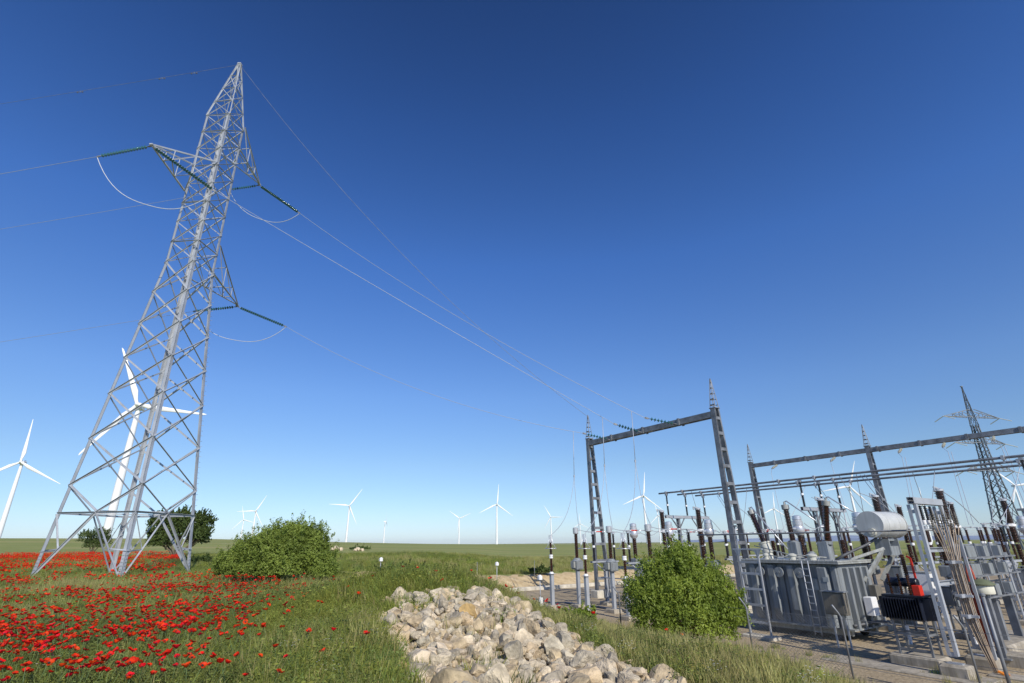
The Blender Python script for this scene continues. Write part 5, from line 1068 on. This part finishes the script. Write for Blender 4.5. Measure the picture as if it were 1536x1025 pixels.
scatter('small_flowers', np.stack([x, y, HT(x, y)+.27*r_.uniform(.7, 1.2, m)], 1), r_.uniform(0, 6.28, m), np.ones((m, 3))*r_.uniform(.7, 1.2, (m, 1)), kk, FC, 'tiny white, yellow and maroon wild flowers among the grass', 'wild flowers')
# ------------------------------------------------------------ stones
ROCKM = [mat('stone_buff', (.49, .39, .245), .9, 0, .22, 2.2, bump=.05, rnd=.16, detail=10, hue=.01), mat('stone_grey', (.44, .385, .285), .9, 0, .24, 2.4, bump=.05, rnd=.16, detail=10, hue=.01), mat('stone_pale', (.60, .505, .36), .9, 0, .2, 2.6, bump=.05, rnd=.12, detail=10, hue=.01), mat('stone_ochre', (.44, .30, .12), .9, 0, .2, 2.5, bump=.05, rnd=.08, detail=10, hue=.01)]
def rock_mesh(seed, m):
    r = np.random.default_rng(seed); 
    import bmesh
    bm = bmesh.new(); bmesh.ops.create_icosphere(bm, subdivisions=3, radius=.5)
    pl = [(unit(r.normal(0, 1, 3)), r.uniform(.24, .40)) for _ in range(15)]
    ax = np.array([1, r.uniform(.65, .95), r.uniform(.5, .8)])
    for v in bm.verts:
        p = np.array(v.co)
        for n_, d in pl:
            t = p@n_-d
            if t > 0: p = p-n_*t
        u = p*9; p = p*(1+.02*math.sin(u[0]+seed)*math.cos(u[1]*1.3+seed*2)+.012*math.sin(u[2]*2.2+u[0]*1.7)+r.normal(0, .006)); v.co = Vector(p*ax*1.5)
    me = bpy.data.meshes.new('stone'); bm.to_mesh(me); bm.free(); me.materials.append(m)
    for p in me.polygons: p.use_smooth = False
    return me
RM = [rock_mesh(50+k, ROCKM[k % 3]) for k in range(15)]+[rock_mesh(90, ROCKM[3])]
rs = []
x = r_.uniform(-4, 3.2, 30000); y = r_.uniform(6.4, 13.6, 30000); kp = rocky(x, y) > .5; x, y = x[kp], y[kp]
cell = {}; 
def put(px_, py_, d, zoff):
    key = (int(px_*4), int(py_*4))
    for i in (-1, 0, 1):
        for j in (-1, 0, 1):
            for (a, b, c) in cell.get((key[0]+i, key[1]+j), ()):
                if (a-px_)**2+(b-py_)**2 < ((c+d)*.36)**2: return False
    cell.setdefault(key, []).append((px_, py_, d)); return True
for q in range(len(x)):
    d = float(np.clip(r_.lognormal(-2.25, .6), .045, .42))*(1.0 if y[q] < 11 else .72)
    if put(x[q], y[q], d, 0): rs.append((x[q], y[q], float(HT(x[q], y[q]))+d*.16, d))
# second layer resting on the first
for q in range(0, len(x), 11):
    d = float(np.clip(r_.lognormal(-2.15, .35), .06, .26)); e_ = min(rocky(x[q]-.4, y[q]), rocky(x[q]+.4, y[q]))
    if e_ > .5: rs.append((x[q]+.05, y[q]+.03, float(HT(x[q], y[q]))+d*.5+.05, d))
for px_, py_, dd_ in ((1.5, 11.9, .2), (2.3, 8.9, .2), (2.4, 9.6, .16), (2.1, 10.2, .24), (1.9, 10.9, .16), (2.7, 10.6, .13)): rs.append((px_, py_, float(HT(px_, py_))+.04, dd_))
def sz(t): X, Y, Z, d = t; D = math.cos(TH)*Y+math.sin(TH)*(Z-EYE); u = 768+FPX*X/D; v = 512.5+FPX*(math.sin(TH)*Y-math.cos(TH)*(Z-EYE))/D; return d/D if (-10 < u < 1546 and v < 1045) else d/D*.01
rs.sort(key=lambda t: -sz(t)); 
def rmesh(q): return RM[15] if q % 61 == 5 else RM[(q*7) % 15]
for q, (X, Y, Z, d) in enumerate(rs[:300]):
    o = bpy.data.objects.new('stone', rmesh(q)); COL.objects.link(o); o.location = (X, Y, Z); o.scale = (d*1.25, d*1.25, d*1.25); o.rotation_euler = (r_.normal(0, .5), r_.normal(0, .5), r_.uniform(0, 6.28))
    kc = 'ochre yellow' if q % 61 == 5 else ['buff', 'greyish', 'pale cream'][((q*7) % 15) % 3]; tag(o, kc+' broken stone lying in the pile in the foreground', 'stone', kc+' stones of the foreground pile')
RC = mksrc('rubble', RM); R2 = rs[300:]; m = len(R2)
nx = 16000; x = r_.uniform(-4.6, 3.5, nx); y = r_.uniform(6.5, 14.2, nx); kp = (rocky(x, y) > .02+.2*r_.random(nx)) | ((np.abs(x+1.0) < 2.6) & (y > 12) & (y < 13.9+.3*noise2(x, y, 2, 2))); x, y = x[kp], y[kp]; s2 = np.clip(r_.lognormal(-3.0, .45, len(x)), .02, .13)
P = np.concatenate([np.array([t[:3] for t in R2]).reshape(-1, 3), np.stack([x, y, HT(x, y)+s2*.3], 1)]); s = np.concatenate([np.array([t[3] for t in R2])*1.25, s2*1.25]); m = len(P)
scatter('rubble', P, r_.uniform(0, 6.28, m), np.stack([s, s, s], 1), r_.integers(0, 15, m), RC, 'small rubble and chips between and behind the larger stones', 'rubble', r_.normal(0, .7, (m, 2)))
# pale stones on the far field
for k, (px, py, wp, lb) in enumerate(((505, 826, 15, 'left pale boulder heap on the far field'), (538, 827, 13, 'right pale boulder heap on the far field, pointed'))):
    x0, y0 = G(px, py); s = wp/FPX*y0; o = thing('boulder_heap', lb, 'boulders', (x0, y0, float(HT(x0, y0))))
    for j in range(5): mb_ = obj('boulder', RM[2+3*(j % 2)], o); mb_.location = ((j-2)*s*.2, (j % 2)*.3*s, s*(.12+.06*(j == 2))); mb_.scale = (s*.42,)*3; mb_.rotation_euler = (j, j*2, j*3)
